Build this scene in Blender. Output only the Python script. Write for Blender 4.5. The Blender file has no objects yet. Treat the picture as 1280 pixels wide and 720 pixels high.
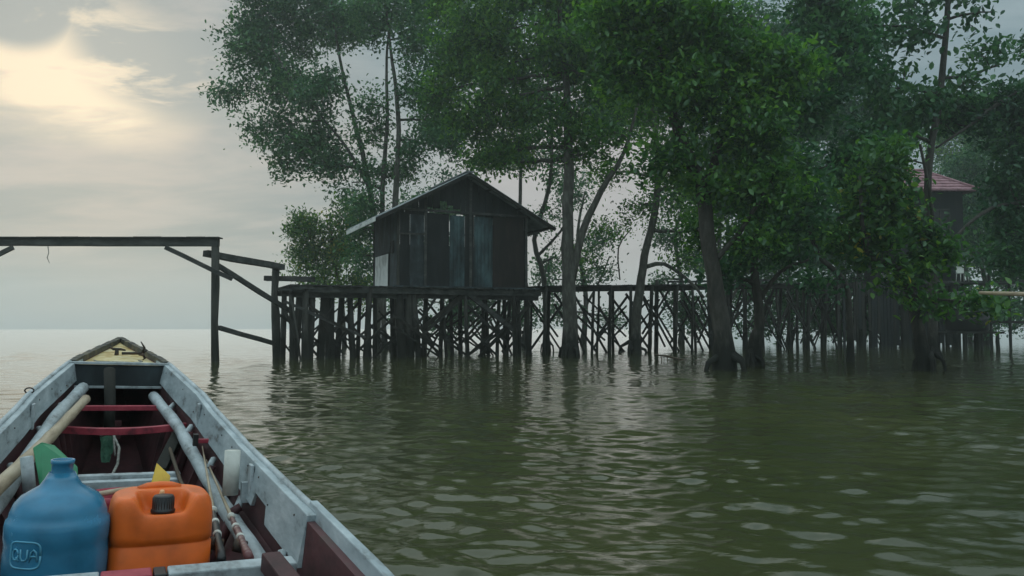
import bpy, math, random
import numpy as np
from mathutils import Vector, Matrix, noise

scene = bpy.context.scene
COL = scene.collection
R = math.radians
H = 1.05
F = 1000.0
PITCH = math.atan(49 / F)


# ------------------------------------------------------------------ helpers
def ray(px, py):
    dx, dy = (px - 640) / F, (360 - py) / F
    return Vector((dx, math.cos(PITCH) - dy * math.sin(PITCH), math.sin(PITCH) + dy * math.cos(PITCH)))


def P(px, py, Y):
    d = ray(px, py)
    return Vector((0, 0, H)) + d * (Y / d.y)


def G(px, Y, z=0.0):
    """point at depth Y in direction of column px, height z"""
    return Vector(((px - 640) / F * Y, Y, z))


def link(o):
    COL.objects.link(o)
    return o


def tag(o, label=None, cat=None, group=None, kind=None):
    if label: o['label'] = label
    if cat: o['category'] = cat
    if group: o['group'] = group
    if kind: o['kind'] = kind
    return o


def thing(name, loc, label, cat, group=None, rot=(0, 0, 0)):
    o = link(bpy.data.objects.new(name, None))
    o.empty_display_size = 0.1
    o.location = loc
    o.rotation_euler = rot
    return tag(o, label, cat, group)


class MB:
    def __init__(self):
        self.v, self.f, self.s = [], [], []

    def add(self, vs, fs, smooth=False):
        n = len(self.v)
        self.v += [tuple(x) for x in vs]
        self.f += [tuple(i + n for i in f) for f in fs]
        self.s += [smooth] * len(fs)
        return self

    def box(self, c, sz, rot=None):
        hx, hy, hz = sz[0] / 2, sz[1] / 2, sz[2] / 2
        M = rot if rot else Matrix.Identity(3)
        vs = [Vector(c) + M @ Vector((x * hx, y * hy, z * hz)) for x in (-1, 1) for y in (-1, 1) for z in (-1, 1)]
        return self.add(vs, [(0, 1, 3, 2), (4, 6, 7, 5), (0, 4, 5, 1), (2, 3, 7, 6), (0, 2, 6, 4), (1, 5, 7, 3)])

    def beam(self, a, b, w, h, up=(0, 0, 1), n=1, jit=0.0, rnd=random):
        """rectangular section bar from a to b, n pieces with jitter"""
        a, b = Vector(a), Vector(b)
        d = (b - a).normalized()
        up = Vector(up)
        if abs(d.dot(up)) > .97: up = Vector((0, 1, 0))
        sx = d.cross(up).normalized()
        uz = sx.cross(d).normalized()
        vs, fs = [], []
        for i in range(n + 1):
            p = a.lerp(b, i / n) + sx * rnd.uniform(-jit, jit) + uz * rnd.uniform(-jit, jit)
            k = 1 + rnd.uniform(-1, 1) * min(.3, jit * 4)
            for (q, r) in ((-1, -1), (1, -1), (1, 1), (-1, 1)):
                vs.append(p + sx * q * w / 2 * k + uz * r * h / 2 * k)
        for i in range(n):
            for j in range(4):
                k = (j + 1) % 4
                fs.append((i * 4 + j, i * 4 + k, i * 4 + 4 + k, i * 4 + 4 + j))
        fs += [(3, 2, 1, 0), tuple(n * 4 + j for j in range(4))]
        return self.add(vs, fs)

    def tube(self, pts, rad, n=8, cap=True, smooth=True, wob=0.0, rnd=random):
        pts = [Vector(p) for p in pts]
        if not hasattr(rad, '__len__'): rad = [rad] * len(pts)
        vs, fs = [], []
        ref = Vector((0.13, 0.97, 0.2))
        px = None
        for i, p in enumerate(pts):
            d = (pts[min(i + 1, len(pts) - 1)] - pts[max(i - 1, 0)])
            if d.length < 1e-9: d = Vector((0, 0, 1))
            d.normalize()
            if px is None:
                px = d.cross(ref if abs(d.dot(ref)) < .95 else Vector((1, 0, 0))).normalized()
            else:
                px = (px - d * px.dot(d))
                px = px.normalized() if px.length > 1e-6 else d.cross(ref).normalized()
            py = d.cross(px)
            for j in range(n):
                t = 2 * math.pi * j / n
                r = rad[i] * (1 + rnd.uniform(-wob, wob))
                vs.append(p + (px * math.cos(t) + py * math.sin(t)) * r)
        for i in range(len(pts) - 1):
            for j in range(n):
                k = (j + 1) % n
                fs.append((i * n + j, i * n + k, (i + 1) * n + k, (i + 1) * n + j))
        if cap:
            fs += [tuple(reversed(range(n))), tuple((len(pts) - 1) * n + j for j in range(n))]
        return self.add(vs, fs, smooth)

    def lathe(self, prof, n=32, c=(0, 0, 0), sx=1, sy=1, smooth=True):
        vs, fs = [], []
        for r, z in prof:
            for j in range(n):
                t = 2 * math.pi * j / n
                vs.append((c[0] + r * sx * math.cos(t), c[1] + r * sy * math.sin(t), c[2] + z))
        for i in range(len(prof) - 1):
            for j in range(n):
                k = (j + 1) % n
                fs.append((i * n + j, i * n + k, (i + 1) * n + k, (i + 1) * n + j))
        fs += [tuple(reversed(range(n))), tuple((len(prof) - 1) * n + j for j in range(n))]
        return self.add(vs, fs, smooth)

    def grid(self, rows, smooth=False, closed=False):
        """rows: list of equal length point lists"""
        m = len(rows[0])
        vs = [p for r in rows for p in r]
        fs = []
        for i in range(len(rows) - 1):
            for j in range(m if closed else m - 1):
                k = (j + 1) % m
                fs.append((i * m + j, i * m + k, (i + 1) * m + k, (i + 1) * m + j))
        return self.add(vs, fs, smooth)

    def build(self, name, m, parent=None, off=None, bevel=0):
        me = bpy.data.meshes.new(name)
        o0 = Vector(off) if off is not None else (parent.location if parent is not None and parent.type == 'EMPTY' and parent.rotation_euler.z == 0 else Vector((0, 0, 0)))
        me.from_pydata([tuple(Vector(v) - o0) for v in self.v], [], self.f)
        me.polygons.foreach_set('use_smooth', self.s)
        me.validate()
        me.update()
        me.materials.append(m)
        o = link(bpy.data.objects.new(name, me))
        if parent is not None: o.parent = parent
        if bevel:
            b = o.modifiers.new('bevel', 'BEVEL')
            b.width = bevel
            b.segments = 2
            b.limit_method = 'ANGLE'
        return o


# ------------------------------------------------------------------ materials
def new_mat(name):
    m = bpy.data.materials.new(name)
    m.use_nodes = True
    nt = m.node_tree
    return m, nt, nt.nodes, nt.links, nt.nodes['Principled BSDF']


def ramp(N, stops):
    r = N.new('ShaderNodeValToRGB')
    e = r.color_ramp.elements
    e[0].position, e[0].color = stops[0][0], (*stops[0][1], 1)
    e[1].position, e[1].color = stops[-1][0], (*stops[-1][1], 1)
    for p, c in stops[1:-1]:
        x = e.new(p)
        x.color = (*c, 1)
    return r


def mottled(name, cols, scale=6, stretch=(1, 1, 1), rough=.85, bump=.3, bscale=None, detail=8, lo=.3, hi=.7, spec=.3, dist=.01, wet=False):
    """noise-mottled surface, cols 2-4 colours from noise low to high"""
    m, nt, N, L, B = new_mat(name)
    tc = N.new('ShaderNodeTexCoord')
    mp = N.new('ShaderNodeMapping')
    mp.inputs['Scale'].default_value = stretch
    L.new(tc.outputs['Object'], mp.inputs['Vector'])
    n = N.new('ShaderNodeTexNoise')
    n.inputs['Scale'].default_value = scale
    n.inputs['Detail'].default_value = detail
    n.inputs['Roughness'].default_value = .65
    L.new(mp.outputs[0], n.inputs['Vector'])
    k = len(cols)
    rp = ramp(N, [(lo + (hi - lo) * i / (k - 1), c) for i, c in enumerate(cols)])
    L.new(n.outputs['Fac'], rp.inputs[0])
    csrc = rp.outputs[0]
    if wet:      # tide-soaked band: wet, algae-black wood up to the high-water mark
        ge = N.new('ShaderNodeNewGeometry')
        sp = N.new('ShaderNodeSeparateXYZ')
        L.new(ge.outputs['Position'], sp.inputs[0])
        ad = N.new('ShaderNodeMath')
        ad.operation = 'MULTIPLY_ADD'
        L.new(n.outputs['Fac'], ad.inputs[0])
        ad.inputs[1].default_value = .9
        L.new(sp.outputs[2], ad.inputs[2])
        mr = N.new('ShaderNodeMapRange')
        mr.inputs['From Min'].default_value = 1.0
        mr.inputs['From Max'].default_value = 1.5
        L.new(ad.outputs[0], mr.inputs['Value'])
        mx = N.new('ShaderNodeMix')
        mx.data_type = 'RGBA'
        mx.inputs[6].default_value = (.012, .013, .010, 1)
        L.new(mr.outputs[0], mx.inputs[0])
        L.new(rp.outputs[0], mx.inputs[7])
        csrc = mx.outputs[2]
    L.new(csrc, B.inputs['Base Color'])
    B.inputs['Roughness'].default_value = rough
    B.inputs['Specular IOR Level'].default_value = spec
    n2 = N.new('ShaderNodeTexNoise')
    n2.inputs['Scale'].default_value = bscale or scale * 4
    n2.inputs['Detail'].default_value = 6
    L.new(mp.outputs[0], n2.inputs['Vector'])
    bp = N.new('ShaderNodeBump')
    bp.inputs['Strength'].default_value = bump
    bp.inputs['Distance'].default_value = dist
    L.new(n2.outputs['Fac'], bp.inputs['Height'])
    L.new(bp.outputs[0], B.inputs['Normal'])
    return m


M = {}
M['post'] = mottled('weathered_post_wood', [(.02, .022, .019), (.045, .045, .038), (.085, .083, .072)], 3, (2, 2, .4), wet=True)
M['beam'] = mottled('weathered_beam_wood', [(.022, .024, .023), (.05, .052, .048), (.10, .10, .094)], 3, (.5, 2, 2))
M['dark_wood'] = mottled('wet_dark_wood', [(.011, .011, .009), (.024, .023, .019), (.042, .039, .033)], 3, (2, 2, .5), wet=True)
M['bark'] = mottled('mangrove_bark', [(.035, .034, .028), (.075, .07, .058), (.14, .14, .12)], 4, (2, 2, .6), bump=.6, dist=.03, wet=True)
M['bark_dark'] = mottled('dark_mangrove_bark', [(.025, .024, .02), (.05, .046, .038), (.085, .08, .068)], 4, (2, 2, .6), bump=.6, dist=.03, wet=True)
M['panel_brown'] = mottled('rusty_brown_sheet', [(.011, .010, .009), (.023, .018, .016), (.042, .03, .025)], 1.9, (2, 2, .5))
M['panel_black'] = mottled('sooty_board', [(.007, .009, .0095), (.014, .017, .018), (.028, .031, .03)], 1.6, (2, 2, .4))
M['panel_grey'] = mottled('grey_board', [(.014, .018, .019), (.034, .044, .048), (.075, .105, .12)], 1.9, (1.4, 1.4, .6))
M['panel_teal'] = mottled('faded_teal_sheet', [(.012, .014, .014), (.038, .062, .068), (.085, .145, .155)], 1.8, (1.5, 1.5, .5))
M['panel_white'] = mottled('white_painted_board', [(.35, .36, .34), (.58, .60, .57), (.68, .69, .66)], 2.5, (1, 1, .6), lo=.35, hi=.6)
M['zinc'] = mottled('aged_zinc_roofing', [(.10, .11, .115), (.20, .22, .225), (.30, .32, .32)], 1.8, (1, 1, 1), rough=.55)
M['red_tile'] = mottled('faded_red_roof_tiles', [(.12, .06, .07), (.30, .15, .17), (.42, .25, .27)], 4, (1, 1, 1), rough=.7)
M['paint'] = mottled('chipped_grey_blue_paint', [(.10, .095, .085), (.29, .345, .365), (.37, .43, .45), (.50, .56, .58)], 9, (1.6, .5, 1.6), rough=.55, lo=.31, hi=.70, bump=.25, dist=.004)
M['paint_pale'] = mottled('worn_pale_paint', [(.09, .08, .075), (.30, .34, .35), (.41, .46, .48), (.54, .58, .59)], 9, (1.5, .6, 1.5), rough=.6, lo=.29, hi=.72, bump=.35, dist=.004)
M['maroon'] = mottled('flaking_maroon_hull_paint', [(.015, .011, .011), (.05, .022, .024), (.095, .036, .04), (.07, .055, .048)], 5, (1, .6, 1.6), rough=.6, lo=.28, hi=.75, bump=.3, dist=.006)
M['red'] = mottled('red_paint', [(.10, .02, .03), (.30, .035, .055), (.38, .06, .08)], 12, (1, 1, 1), rough=.5, lo=.3, hi=.6, dist=.003)
M['deck_yellow'] = mottled('stained_cream_deck', [(.18, .10, .03), (.40, .27, .09), (.54, .43, .20), (.60, .52, .33)], 11, (1, 1, 1), rough=.6, lo=.28, hi=.62, dist=.003)
M['rim'] = mottled('scuffed_dark_rim', [(.03, .03, .028), (.07, .07, .06), (.20, .17, .10)], 14, (1, 1, 1), rough=.7, dist=.005)
M['floor'] = mottled('grimy_floorboards', [(.012, .012, .012), (.035, .03, .026), (.07, .05, .04)], 9, (2, .5, 1), dist=.01)
M['bamboo'] = mottled('dry_bamboo', [(.20, .15, .10), (.36, .29, .20), (.46, .39, .29)], 6, (3, .5, 3), rough=.6, dist=.003)
M['pvc'] = mottled('dirty_pvc', [(.36, .37, .33), (.55, .56, .51), (.64, .65, .60)], 8, (1, 1, 1), rough=.5, dist=.002)
M['rope'] = mottled('old_rope', [(.12, .13, .12), (.28, .28, .25), (.40, .40, .36)], 60, (1, 1, 1), bump=.8, dist=.004)
M['iron'] = mottled('rusty_iron', [(.02, .02, .02), (.045, .04, .035), (.12, .06, .03)], 30, (1, 1, 1), rough=.7, dist=.003)
M['litter'] = mottled('soft_debris', [(.02, .025, .02), (.08, .08, .07), (.20, .19, .17)], 20, (1, 1, 1), dist=.006)
M['green_plastic'] = mottled('green_plastic', [(.01, .13, .06), (.015, .20, .085), (.03, .26, .12)], 5, (1, 1, 1), rough=.4, bump=.05, spec=.5)
M['green_cloth'] = mottled('green_net_cloth', [(.04, .12, .08), (.12, .30, .20), (.22, .42, .30)], 25, (1, 1, 1), dist=.004)
M['yellow'] = mottled('yellow_plastic', [(.42, .23, .015), (.62, .37, .02), (.68, .44, .04)], 8, (1, 1, 1), rough=.45, bump=.1, spec=.5)
M['black'] = mottled('black_plastic', [(.004, .004, .0045), (.009, .009, .0095)], 10, (1, 1, 1), rough=.45, bump=.05, spec=.5)
M['rod'] = mottled('rod_blank', [(.05, .03, .03), (.15, .05, .05), (.30, .28, .26)], 18, (.5, 3, .5), rough=.35, bump=.05)
M['rag_blue'] = mottled('blue_rag', [(.03, .12, .17), (.08, .28, .36)], 18, (1, 1, 1))
M['deadwood'] = mottled('dead_wood', [(.05, .04, .03), (.12, .09, .06)], 8, (1, 1, 1))


def plastic(name, col, rough=.32, trans=0, sub=0.0, var=.2):
    m, nt, N, L, B = new_mat(name)
    tc = N.new('ShaderNodeTexCoord')
    n = N.new('ShaderNodeTexNoise')
    n.inputs['Scale'].default_value = 9
    n.inputs['Detail'].default_value = 7
    L.new(tc.outputs['Object'], n.inputs['Vector'])
    rp = ramp(N, [(.3, tuple(c * (1 - var * 2) for c in col)), (.55, col), (.75, tuple(min(1, c * (1 + var)) for c in col))])
    L.new(n.outputs['Fac'], rp.inputs[0])
    L.new(rp.outputs[0], B.inputs['Base Color'])
    rr = N.new('ShaderNodeMapRange')
    rr.inputs['To Min'].default_value = rough * .75
    rr.inputs['To Max'].default_value = rough * 1.5
    L.new(n.outputs['Fac'], rr.inputs['Value'])
    L.new(rr.outputs[0], B.inputs['Roughness'])
    B.inputs['Transmission Weight'].default_value = trans
    B.inputs['Subsurface Weight'].default_value = sub
    B.inputs['Subsurface Scale'].default_value = .02
    B.inputs['Subsurface Radius'].default_value = col
    n2 = N.new('ShaderNodeTexNoise')
    n2.inputs['Scale'].default_value = 120
    L.new(tc.outputs['Object'], n2.inputs['Vector'])
    bp = N.new('ShaderNodeBump')
    bp.inputs['Strength'].default_value = .12
    bp.inputs['Distance'].default_value = .001
    L.new(n2.outputs['Fac'], bp.inputs['Height'])
    L.new(bp.outputs[0], B.inputs['Normal'])
    return m


M['orange'] = plastic('orange_plastic', (.74, .135, .010), .42, 0, .15)
M['blue'] = plastic('blue_bottle_plastic', (.045, .26, .44), .22, .25, .1)
M['blue_mark'] = plastic('embossed_pale_mark', (.10, .35, .50), .35)
M['white_spout'] = plastic('pale_spout', (.75, .36, .16), .4)


def leaf_mat(name, dark, mid, light, trans=.35, yellow=None):
    m, nt, N, L, B = new_mat(name)
    N.remove(B)
    out = N['Material Output']
    at = N.new('ShaderNodeAttribute')
    at.attribute_name = 'tone'
    st = [(0, dark), (.5, mid), (.93, light)]
    if yellow: st.append((1.0, yellow))
    rp = ramp(N, st)
    L.new(at.outputs['Fac'], rp.inputs[0])
    df = N.new('ShaderNodeBsdfDiffuse')
    tr = N.new('ShaderNodeBsdfTranslucent')
    gl = N.new('ShaderNodeBsdfGlossy')
    gl.inputs['Roughness'].default_value = .42
    gl.inputs['Color'].default_value = (.7, .8, .75, 1)
    L.new(rp.outputs[0], df.inputs['Color'])
    hs = N.new('ShaderNodeHueSaturation')
    hs.inputs['Hue'].default_value = .485
    hs.inputs['Saturation'].default_value = 1.15
    hs.inputs['Value'].default_value = 1.5
    L.new(rp.outputs[0], hs.inputs['Color'])
    L.new(hs.outputs[0], tr.inputs['Color'])
    m1 = N.new('ShaderNodeMixShader')
    m1.inputs[0].default_value = trans
    L.new(df.outputs[0], m1.inputs[1])
    L.new(tr.outputs[0], m1.inputs[2])
    m2 = N.new('ShaderNodeMixShader')
    m2.inputs[0].default_value = .05
    L.new(m1.outputs[0], m2.inputs[1])
    L.new(gl.outputs[0], m2.inputs[2])
    L.new(m2.outputs[0], out.inputs['Surface'])
    return m


M['leaf'] = leaf_mat('mangrove_leaves', (.024, .085, .04), (.052, .155, .06), (.11, .26, .085))
M['leaf_green'] = leaf_mat('fresh_mangrove_leaves', (.018, .07, .02), (.055, .165, .034), (.15, .33, .055), .45)
M['leaf_yellow'] = leaf_mat('green_and_yellow_leaves', (.022, .075, .022), (.06, .17, .036), (.17, .33, .05), .45, (.34, .34, .06))
M['leaf_dark'] = leaf_mat('dark_teal_leaves', (.012, .055, .026), (.032, .115, .045), (.08, .21, .065))

# ------------------------------------------------------------------ world, sun
S_DIR = ray(110, 70).normalized()
EL = math.asin(S_DIR.z)
AZ = math.atan2(S_DIR.x, S_DIR.y)
w = bpy.data.worlds.new("World")
scene.world = w
w.use_nodes = True
nt = w.node_tree
N, L = nt.nodes, nt.links
for n in list(N): N.remove(n)
out = N.new('ShaderNodeOutputWorld')
bg = N.new('ShaderNodeBackground')
bg.inputs['Strength'].default_value = .1
L.new(bg.outputs[0], out.inputs['Surface'])
sky = N.new('ShaderNodeTexSky')
sky.sky_type = 'NISHITA'
sky.sun_disc = False
sky.sun_elevation = EL
sky.sun_rotation = AZ
sky.dust_density = 3
tc = N.new('ShaderNodeTexCoord')


def vmath(op, a=None, b=None):
    n = N.new('ShaderNodeVectorMath')
    n.operation = op
    for i, x in enumerate((a, b)):
        if x is None: continue
        if isinstance(x, (tuple, Vector)): n.inputs[i].default_value = x
        else: L.new(x, n.inputs[i])
    return n


def math_(op, a, b=None, clamp=False):
    n = N.new('ShaderNodeMath')
    n.operation = op
    n.use_clamp = clamp
    for i, x in enumerate((a, b)):
        if x is None: continue
        if isinstance(x, (int, float)): n.inputs[i].default_value = x
        else: L.new(x, n.inputs[i])
    return n.outputs[0]


def maprange(v, a, b, c, d, smooth=True):
    n = N.new('ShaderNodeMapRange')
    n.interpolation_type = 'SMOOTHSTEP' if smooth else 'LINEAR'
    for i, x in zip((1, 2, 3, 4), (a, b, c, d)): n.inputs[i].default_value = x
    L.new(v, n.inputs[0])
    return n.outputs[0]


def mix(fac, a, b, mode='MIX'):
    n = N.new('ShaderNodeMix')
    n.data_type = 'RGBA'
    n.blend_type = mode
    if isinstance(fac, (int, float)): n.inputs[0].default_value = fac
    else: L.new(fac, n.inputs[0])
    for i, x in ((6, a), (7, b)):
        if isinstance(x, tuple): n.inputs[i].default_value = (*x, 1)
        else: L.new(x, n.inputs[i])
    return n.outputs[2]


D = vmath('NORMALIZE', tc.outputs['Generated']).outputs[0]
sep = N.new('ShaderNodeSeparateXYZ')
L.new(D, sep.inputs[0])
zc = math_('ADD', math_('MAXIMUM', sep.outputs[2], 0.0), .16)
cx = math_('DIVIDE', sep.outputs[0], zc)
cy = math_('DIVIDE', sep.outputs[1], zc)
cmb = N.new('ShaderNodeCombineXYZ')
L.new(cx, cmb.inputs[0])
L.new(cy, cmb.inputs[1])
mpn = N.new('ShaderNodeMapping')
mpn.inputs['Rotation'].default_value = (0, 0, R(24))
mpn.inputs['Scale'].default_value = (1.0, 1.9, 1)
L.new(cmb.outputs[0], mpn.inputs[0])


def cl_noise(scale, detail=8, rough=.55, dist=.6, off=0.0):
    n = N.new('ShaderNodeTexNoise')
    n.noise_dimensions = '4D'
    n.inputs['W'].default_value = off
    n.inputs['Scale'].default_value = scale
    n.inputs['Detail'].default_value = detail
    n.inputs['Roughness'].default_value = rough
    n.inputs['Distortion'].default_value = dist
    L.new(mpn.outputs[0], n.inputs['Vector'])
    return n.outputs['Fac']


nA = cl_noise(1.7, 10, .6, .45, 2.3)
nB = cl_noise(3.3, 10, .60, .45, 7.1)
nC = cl_noise(.45, 4, .5, .2, 4.4)
# blue-grey overcast
base = mix(maprange(nA, .35, .68, 0, 1), (.19, .275, .31), (.30, .385, .415))
base = mix(maprange(nC, .35, .65, 0, .45), base, (.36, .385, .385))
# paler lilac towards the horizon
base = mix(maprange(sep.outputs[2], -.02, .12, .95, 0), base, (.42, .515, .54))


def glow(px, py, rad_deg, p=1.0):
    d = vmath('DOT_PRODUCT', D, ray(px, py).normalized()).outputs['Value']
    return maprange(d, math.cos(R(rad_deg)), 1.0, 0, p)


g1 = glow(25, 55, 6.5)
g2 = glow(100, 78, 6)
g3 = glow(172, 102, 5.5, .9)
gs = math_('ADD', math_('ADD', g1, g2), g3)
gs = math_('MULTIPLY', gs, maprange(nB, .32, .62, .40, 1.0), )
gs = math_('MULTIPLY', maprange(gs, 0, 1.3, 0, 1, False), .85)
wash = math_('MAXIMUM', glow(110, 120, 14.5), math_('MULTIPLY', glow(330, 190, 12), .7))
wash = math_('MULTIPLY', wash, maprange(nA, .32, .62, .1, .95))
base = mix(math_('MULTIPLY', wash, .46), base, (.56, .44, .38))
base = mix(math_('MULTIPLY', glow(720, 250, 14), .55), base, (.62, .55, .53))
# dark cloud edge above the glow
base = mix(gs, base, (.98, .82, .58))
dk = math_('MULTIPLY', maprange(math_('MAXIMUM', glow(240, 0, 9.5), glow(20, -20, 4.5)), 0, .6, 0, 1), maprange(nB, .38, .54, 0, .95))
base = mix(dk, base, (.22, .29, .32))
zen = math_('MULTIPLY', maprange(sep.outputs[2], .39, .80, 1.0, 3.1), maprange(sep.outputs[1], -.5, .3, 1.35, 1.0))  # unseen sky overhead and behind the camera brightened to light foliage and boat
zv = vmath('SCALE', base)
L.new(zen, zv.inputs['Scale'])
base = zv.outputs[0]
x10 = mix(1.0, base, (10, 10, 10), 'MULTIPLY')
n = N.new('ShaderNodeVectorMath')
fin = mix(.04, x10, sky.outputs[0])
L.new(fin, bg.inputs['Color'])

sun = bpy.data.lights.new('sun', 'SUN')
sun.energy = .5
sun.angle = R(90)
sun.color = (1, .92, .80)
so = link(bpy.data.objects.new('sun', sun))
so.rotation_euler = (-S_DIR).to_track_quat('-Z', 'Y').to_euler()
so.location = (0, 0, 30)

cam = bpy.data.cameras.new('camera')
cam.sensor_width = 36
cam.lens = 36 * F / 1280
cam.clip_start = .05
cam.clip_end = 4000
co = link(bpy.data.objects.new('camera', cam))
co.location = (0, 0, H)
co.rotation_euler = (R(90) + PITCH, 0, 0)
scene.camera = co
scene.view_settings.view_transform = 'Standard'
scene.view_settings.look = 'None'
scene.view_settings.exposure = 0
scene.view_settings.gamma = 1
scene.render.engine = 'CYCLES'
scene.cycles.use_denoising = True
scene.cycles.max_bounces = 8
scene.cycles.transparent_max_bounces = 8
scene.cycles.volume_bounces = 1
scene.cycles.use_adaptive_sampling = False


# ------------------------------------------------------------------ water
def make_water():
    rng = np.random.default_rng(5)
    radii = [0.6]
    while radii[-1] < 420:
        r = radii[-1]
        radii.append(r * (1.0055 if r < 60 else 1.06))
    radii = np.array(radii)
    ang = np.concatenate([np.arange(-44, 44, .13), np.arange(44, 316, 4.0)])
    A = np.radians(ang)
    RR, AA = np.meshgrid(radii, A, indexing='ij')
    X = RR * np.sin(AA)
    Y = RR * np.cos(AA)
    Z = np.zeros_like(X)
    spacing = RR * np.where(np.degrees(AA) < 44, .0055, .08)
    K = 96
    lam = np.exp(rng.uniform(np.log(.11), np.log(.85), K))
    th = np.radians(rng.normal(80, 34, K))
    ph = rng.uniform(0, 2 * np.pi, K)
    # patches of calmer and livelier water
    patch = .72 + .28 * np.sin(X * .55 + 1.3 + 1.1 * np.sin(Y * .21)) * np.sin(Y * .33 + .5 + .8 * np.sin(X * .3)) + .22 * np.sin(X * 1.7 + Y * .9)
    for i in range(K):
        k = 2 * np.pi / lam[i]
        slope = .0245 * (1.3 if lam[i] < .42 else .62)
        att = np.clip((lam[i] / spacing - 2.2) / 2.2, 0, 1)
        if not att.any(): continue
        arg = k * (X * np.cos(th[i]) + Y * np.sin(th[i])) + ph[i]
        warp = 1.2 * np.sin(.9 * X * np.cos(th[i] + 1.4) + .9 * Y * np.sin(th[i] + 1.4) + ph[i] * 3)
        Z += att * slope / k * np.sin(arg + warp)
    Z *= np.clip(patch, .3, 1.4)
    nr, na = X.shape
    V = np.stack([X, Y, Z], -1).reshape(-1, 3)
    V = np.vstack([V, [[0, 0, 0]]])
    idx = np.arange(nr * na).reshape(nr, na)
    a = idx[:-1, :]
    b = idx[1:, :]
    c = np.roll(b, -1, 1)
    d = np.roll(a, -1, 1)
    Q = np.stack([a, d, c, b], -1).reshape(-1, 4)
    T = np.stack([np.full(na, nr * na), np.roll(idx[0], -1), idx[0]], -1)
    me = bpy.data.meshes.new('water')
    nq, ntri = len(Q), len(T)
    me.vertices.add(len(V))
    me.vertices.foreach_set('co', V.ravel())
    me.loops.add(nq * 4 + ntri * 3)
    me.loops.foreach_set('vertex_index', np.concatenate([Q.ravel(), T.ravel()]).astype(np.int32))
    me.polygons.add(nq + ntri)
    me.polygons.foreach_set('loop_start', np.concatenate([np.arange(nq) * 4, nq * 4 + np.arange(ntri) * 3]).astype(np.int32))
    me.update(calc_edges=True)
    me.polygons.foreach_set('use_smooth', np.ones(nq + ntri, bool))
    m, nt, N, L, B = new_mat('murky_river_water')
    tc = N.new('ShaderNodeTexCoord')
    n0 = N.new('ShaderNodeTexNoise')
    n0.inputs['Scale'].default_value = .35
    n0.inputs['Detail'].default_value = 4
    L.new(tc.outputs['Object'], n0.inputs['Vector'])
    rp = ramp(N, [(.3, (.038, .046, .018)), (.7, (.060, .064, .027))])
    L.new(n0.outputs['Fac'], rp.inputs[0])
    L.new(rp.outputs[0], B.inputs['Base Color'])
    B.inputs['Roughness'].default_value = .015
    B.inputs['IOR'].default_value = 1.33
    mp = N.new('ShaderNodeMapping')
    mp.inputs['Scale'].default_value = (1, 1.8, 1)
    L.new(tc.outputs['Object'], mp.inputs[0])
    n1 = N.new('ShaderNodeTexNoise')
    n1.inputs['Scale'].default_value = 11
    n1.inputs['Detail'].default_value = 5
    L.new(mp.outputs[0], n1.inputs['Vector'])
    bp = N.new('ShaderNodeBump')
    bp.inputs['Strength'].default_value = .35
    bp.inputs['Distance'].default_value = .008
    L.new(n1.outputs['Fac'], bp.inputs['Height'])
    L.new(bp.outputs[0], B.inputs['Normal'])
    me.materials.append(m)
    o = link(bpy.data.objects.new('water', me))
    tag(o, kind='structure')


make_water()

# haze
hz = MB()
hz.box((0, 0, 11), (900, 900, 28))
m, nt, N, L, B = new_mat('river_haze')
N.remove(B)
pv = N.new('ShaderNodeVolumePrincipled')
pv.inputs['Color'].default_value = (.93, 1, .985, 1)
pv.inputs['Density'].default_value = .0017
pv.inputs['Anisotropy'].default_value = .5
L.new(pv.outputs[0], N['Material Output'].inputs['Volume'])
o = hz.build('haze', m)
tag(o, kind='stuff')


# ------------------------------------------------------------------ trees
def leaves_mesh(name, centers, per, spread, size, m, parent, rng, droop=0.0, aspect=.5, tone_mid=.5):
    n = len(centers) * per
    C = np.repeat(centers, per, 0)
    ct = np.repeat(rng.normal(tone_mid, .22, len(centers)), per)
    off = rng.normal(0, 1, (n, 3)) * spread * np.array([1, 1, .75])
    C = C + off
    d = rng.normal(0, 1, (n, 3))
    d[:, 2] -= droop
    d /= np.linalg.norm(d, axis=1)[:, None]
    up = rng.normal(0, .55, (n, 3)) + np.array([0, 0, 1])
    s = np.cross(d, up)
    s /= np.linalg.norm(s, axis=1)[:, None] + 1e-9
    nn = np.cross(s, d)
    l = size * rng.uniform(.5, 1.35, n)[:, None]
    wd = l * aspect
    v = np.empty((n, 6, 3))
    v[:, 0] = C - d * l * .5
    v[:, 1] = C - d * l * .18 + s * wd * .42 + nn * l * .08
    v[:, 2] = C + d * l * .18 + s * wd * .40 + nn * l * .05
    v[:, 3] = C + d * l * .5 - nn * l * .08
    v[:, 4] = C + d * l * .18 - s * wd * .40 + nn * l * .05
    v[:, 5] = C - d * l * .18 - s * wd * .42 + nn * l * .08
    i = np.arange(n)[:, None] * 6
    q = np.concatenate([i + 0, i + 1, i + 2, i + 3, i + 0, i + 3, i + 4, i + 5], 1).reshape(-1, 4)
    me = bpy.data.meshes.new(name)
    me.vertices.add(n * 6)
    loc = np.array(parent.location)
    me.vertices.foreach_set('co', (v.reshape(-1, 3) - loc).ravel())
    me.loops.add(len(q) * 4)
    me.loops.foreach_set('vertex_index', q.ravel().astype(np.int32))
    me.polygons.add(len(q))
    me.polygons.foreach_set('loop_start', (np.arange(len(q)) * 4).astype(np.int32))
    me.update(calc_edges=True)
    tone = np.clip(ct + rng.normal(0, .16, n), 0, 1)
    at = me.attributes.new('tone', 'FLOAT', 'FACE')
    at.data.foreach_set('value', np.repeat(tone, 2).astype(np.float32))
    me.materials.append(m)
    o = link(bpy.data.objects.new(name, me))
    o.parent = parent
    return o


LEAFCOUNT = 0


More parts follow.
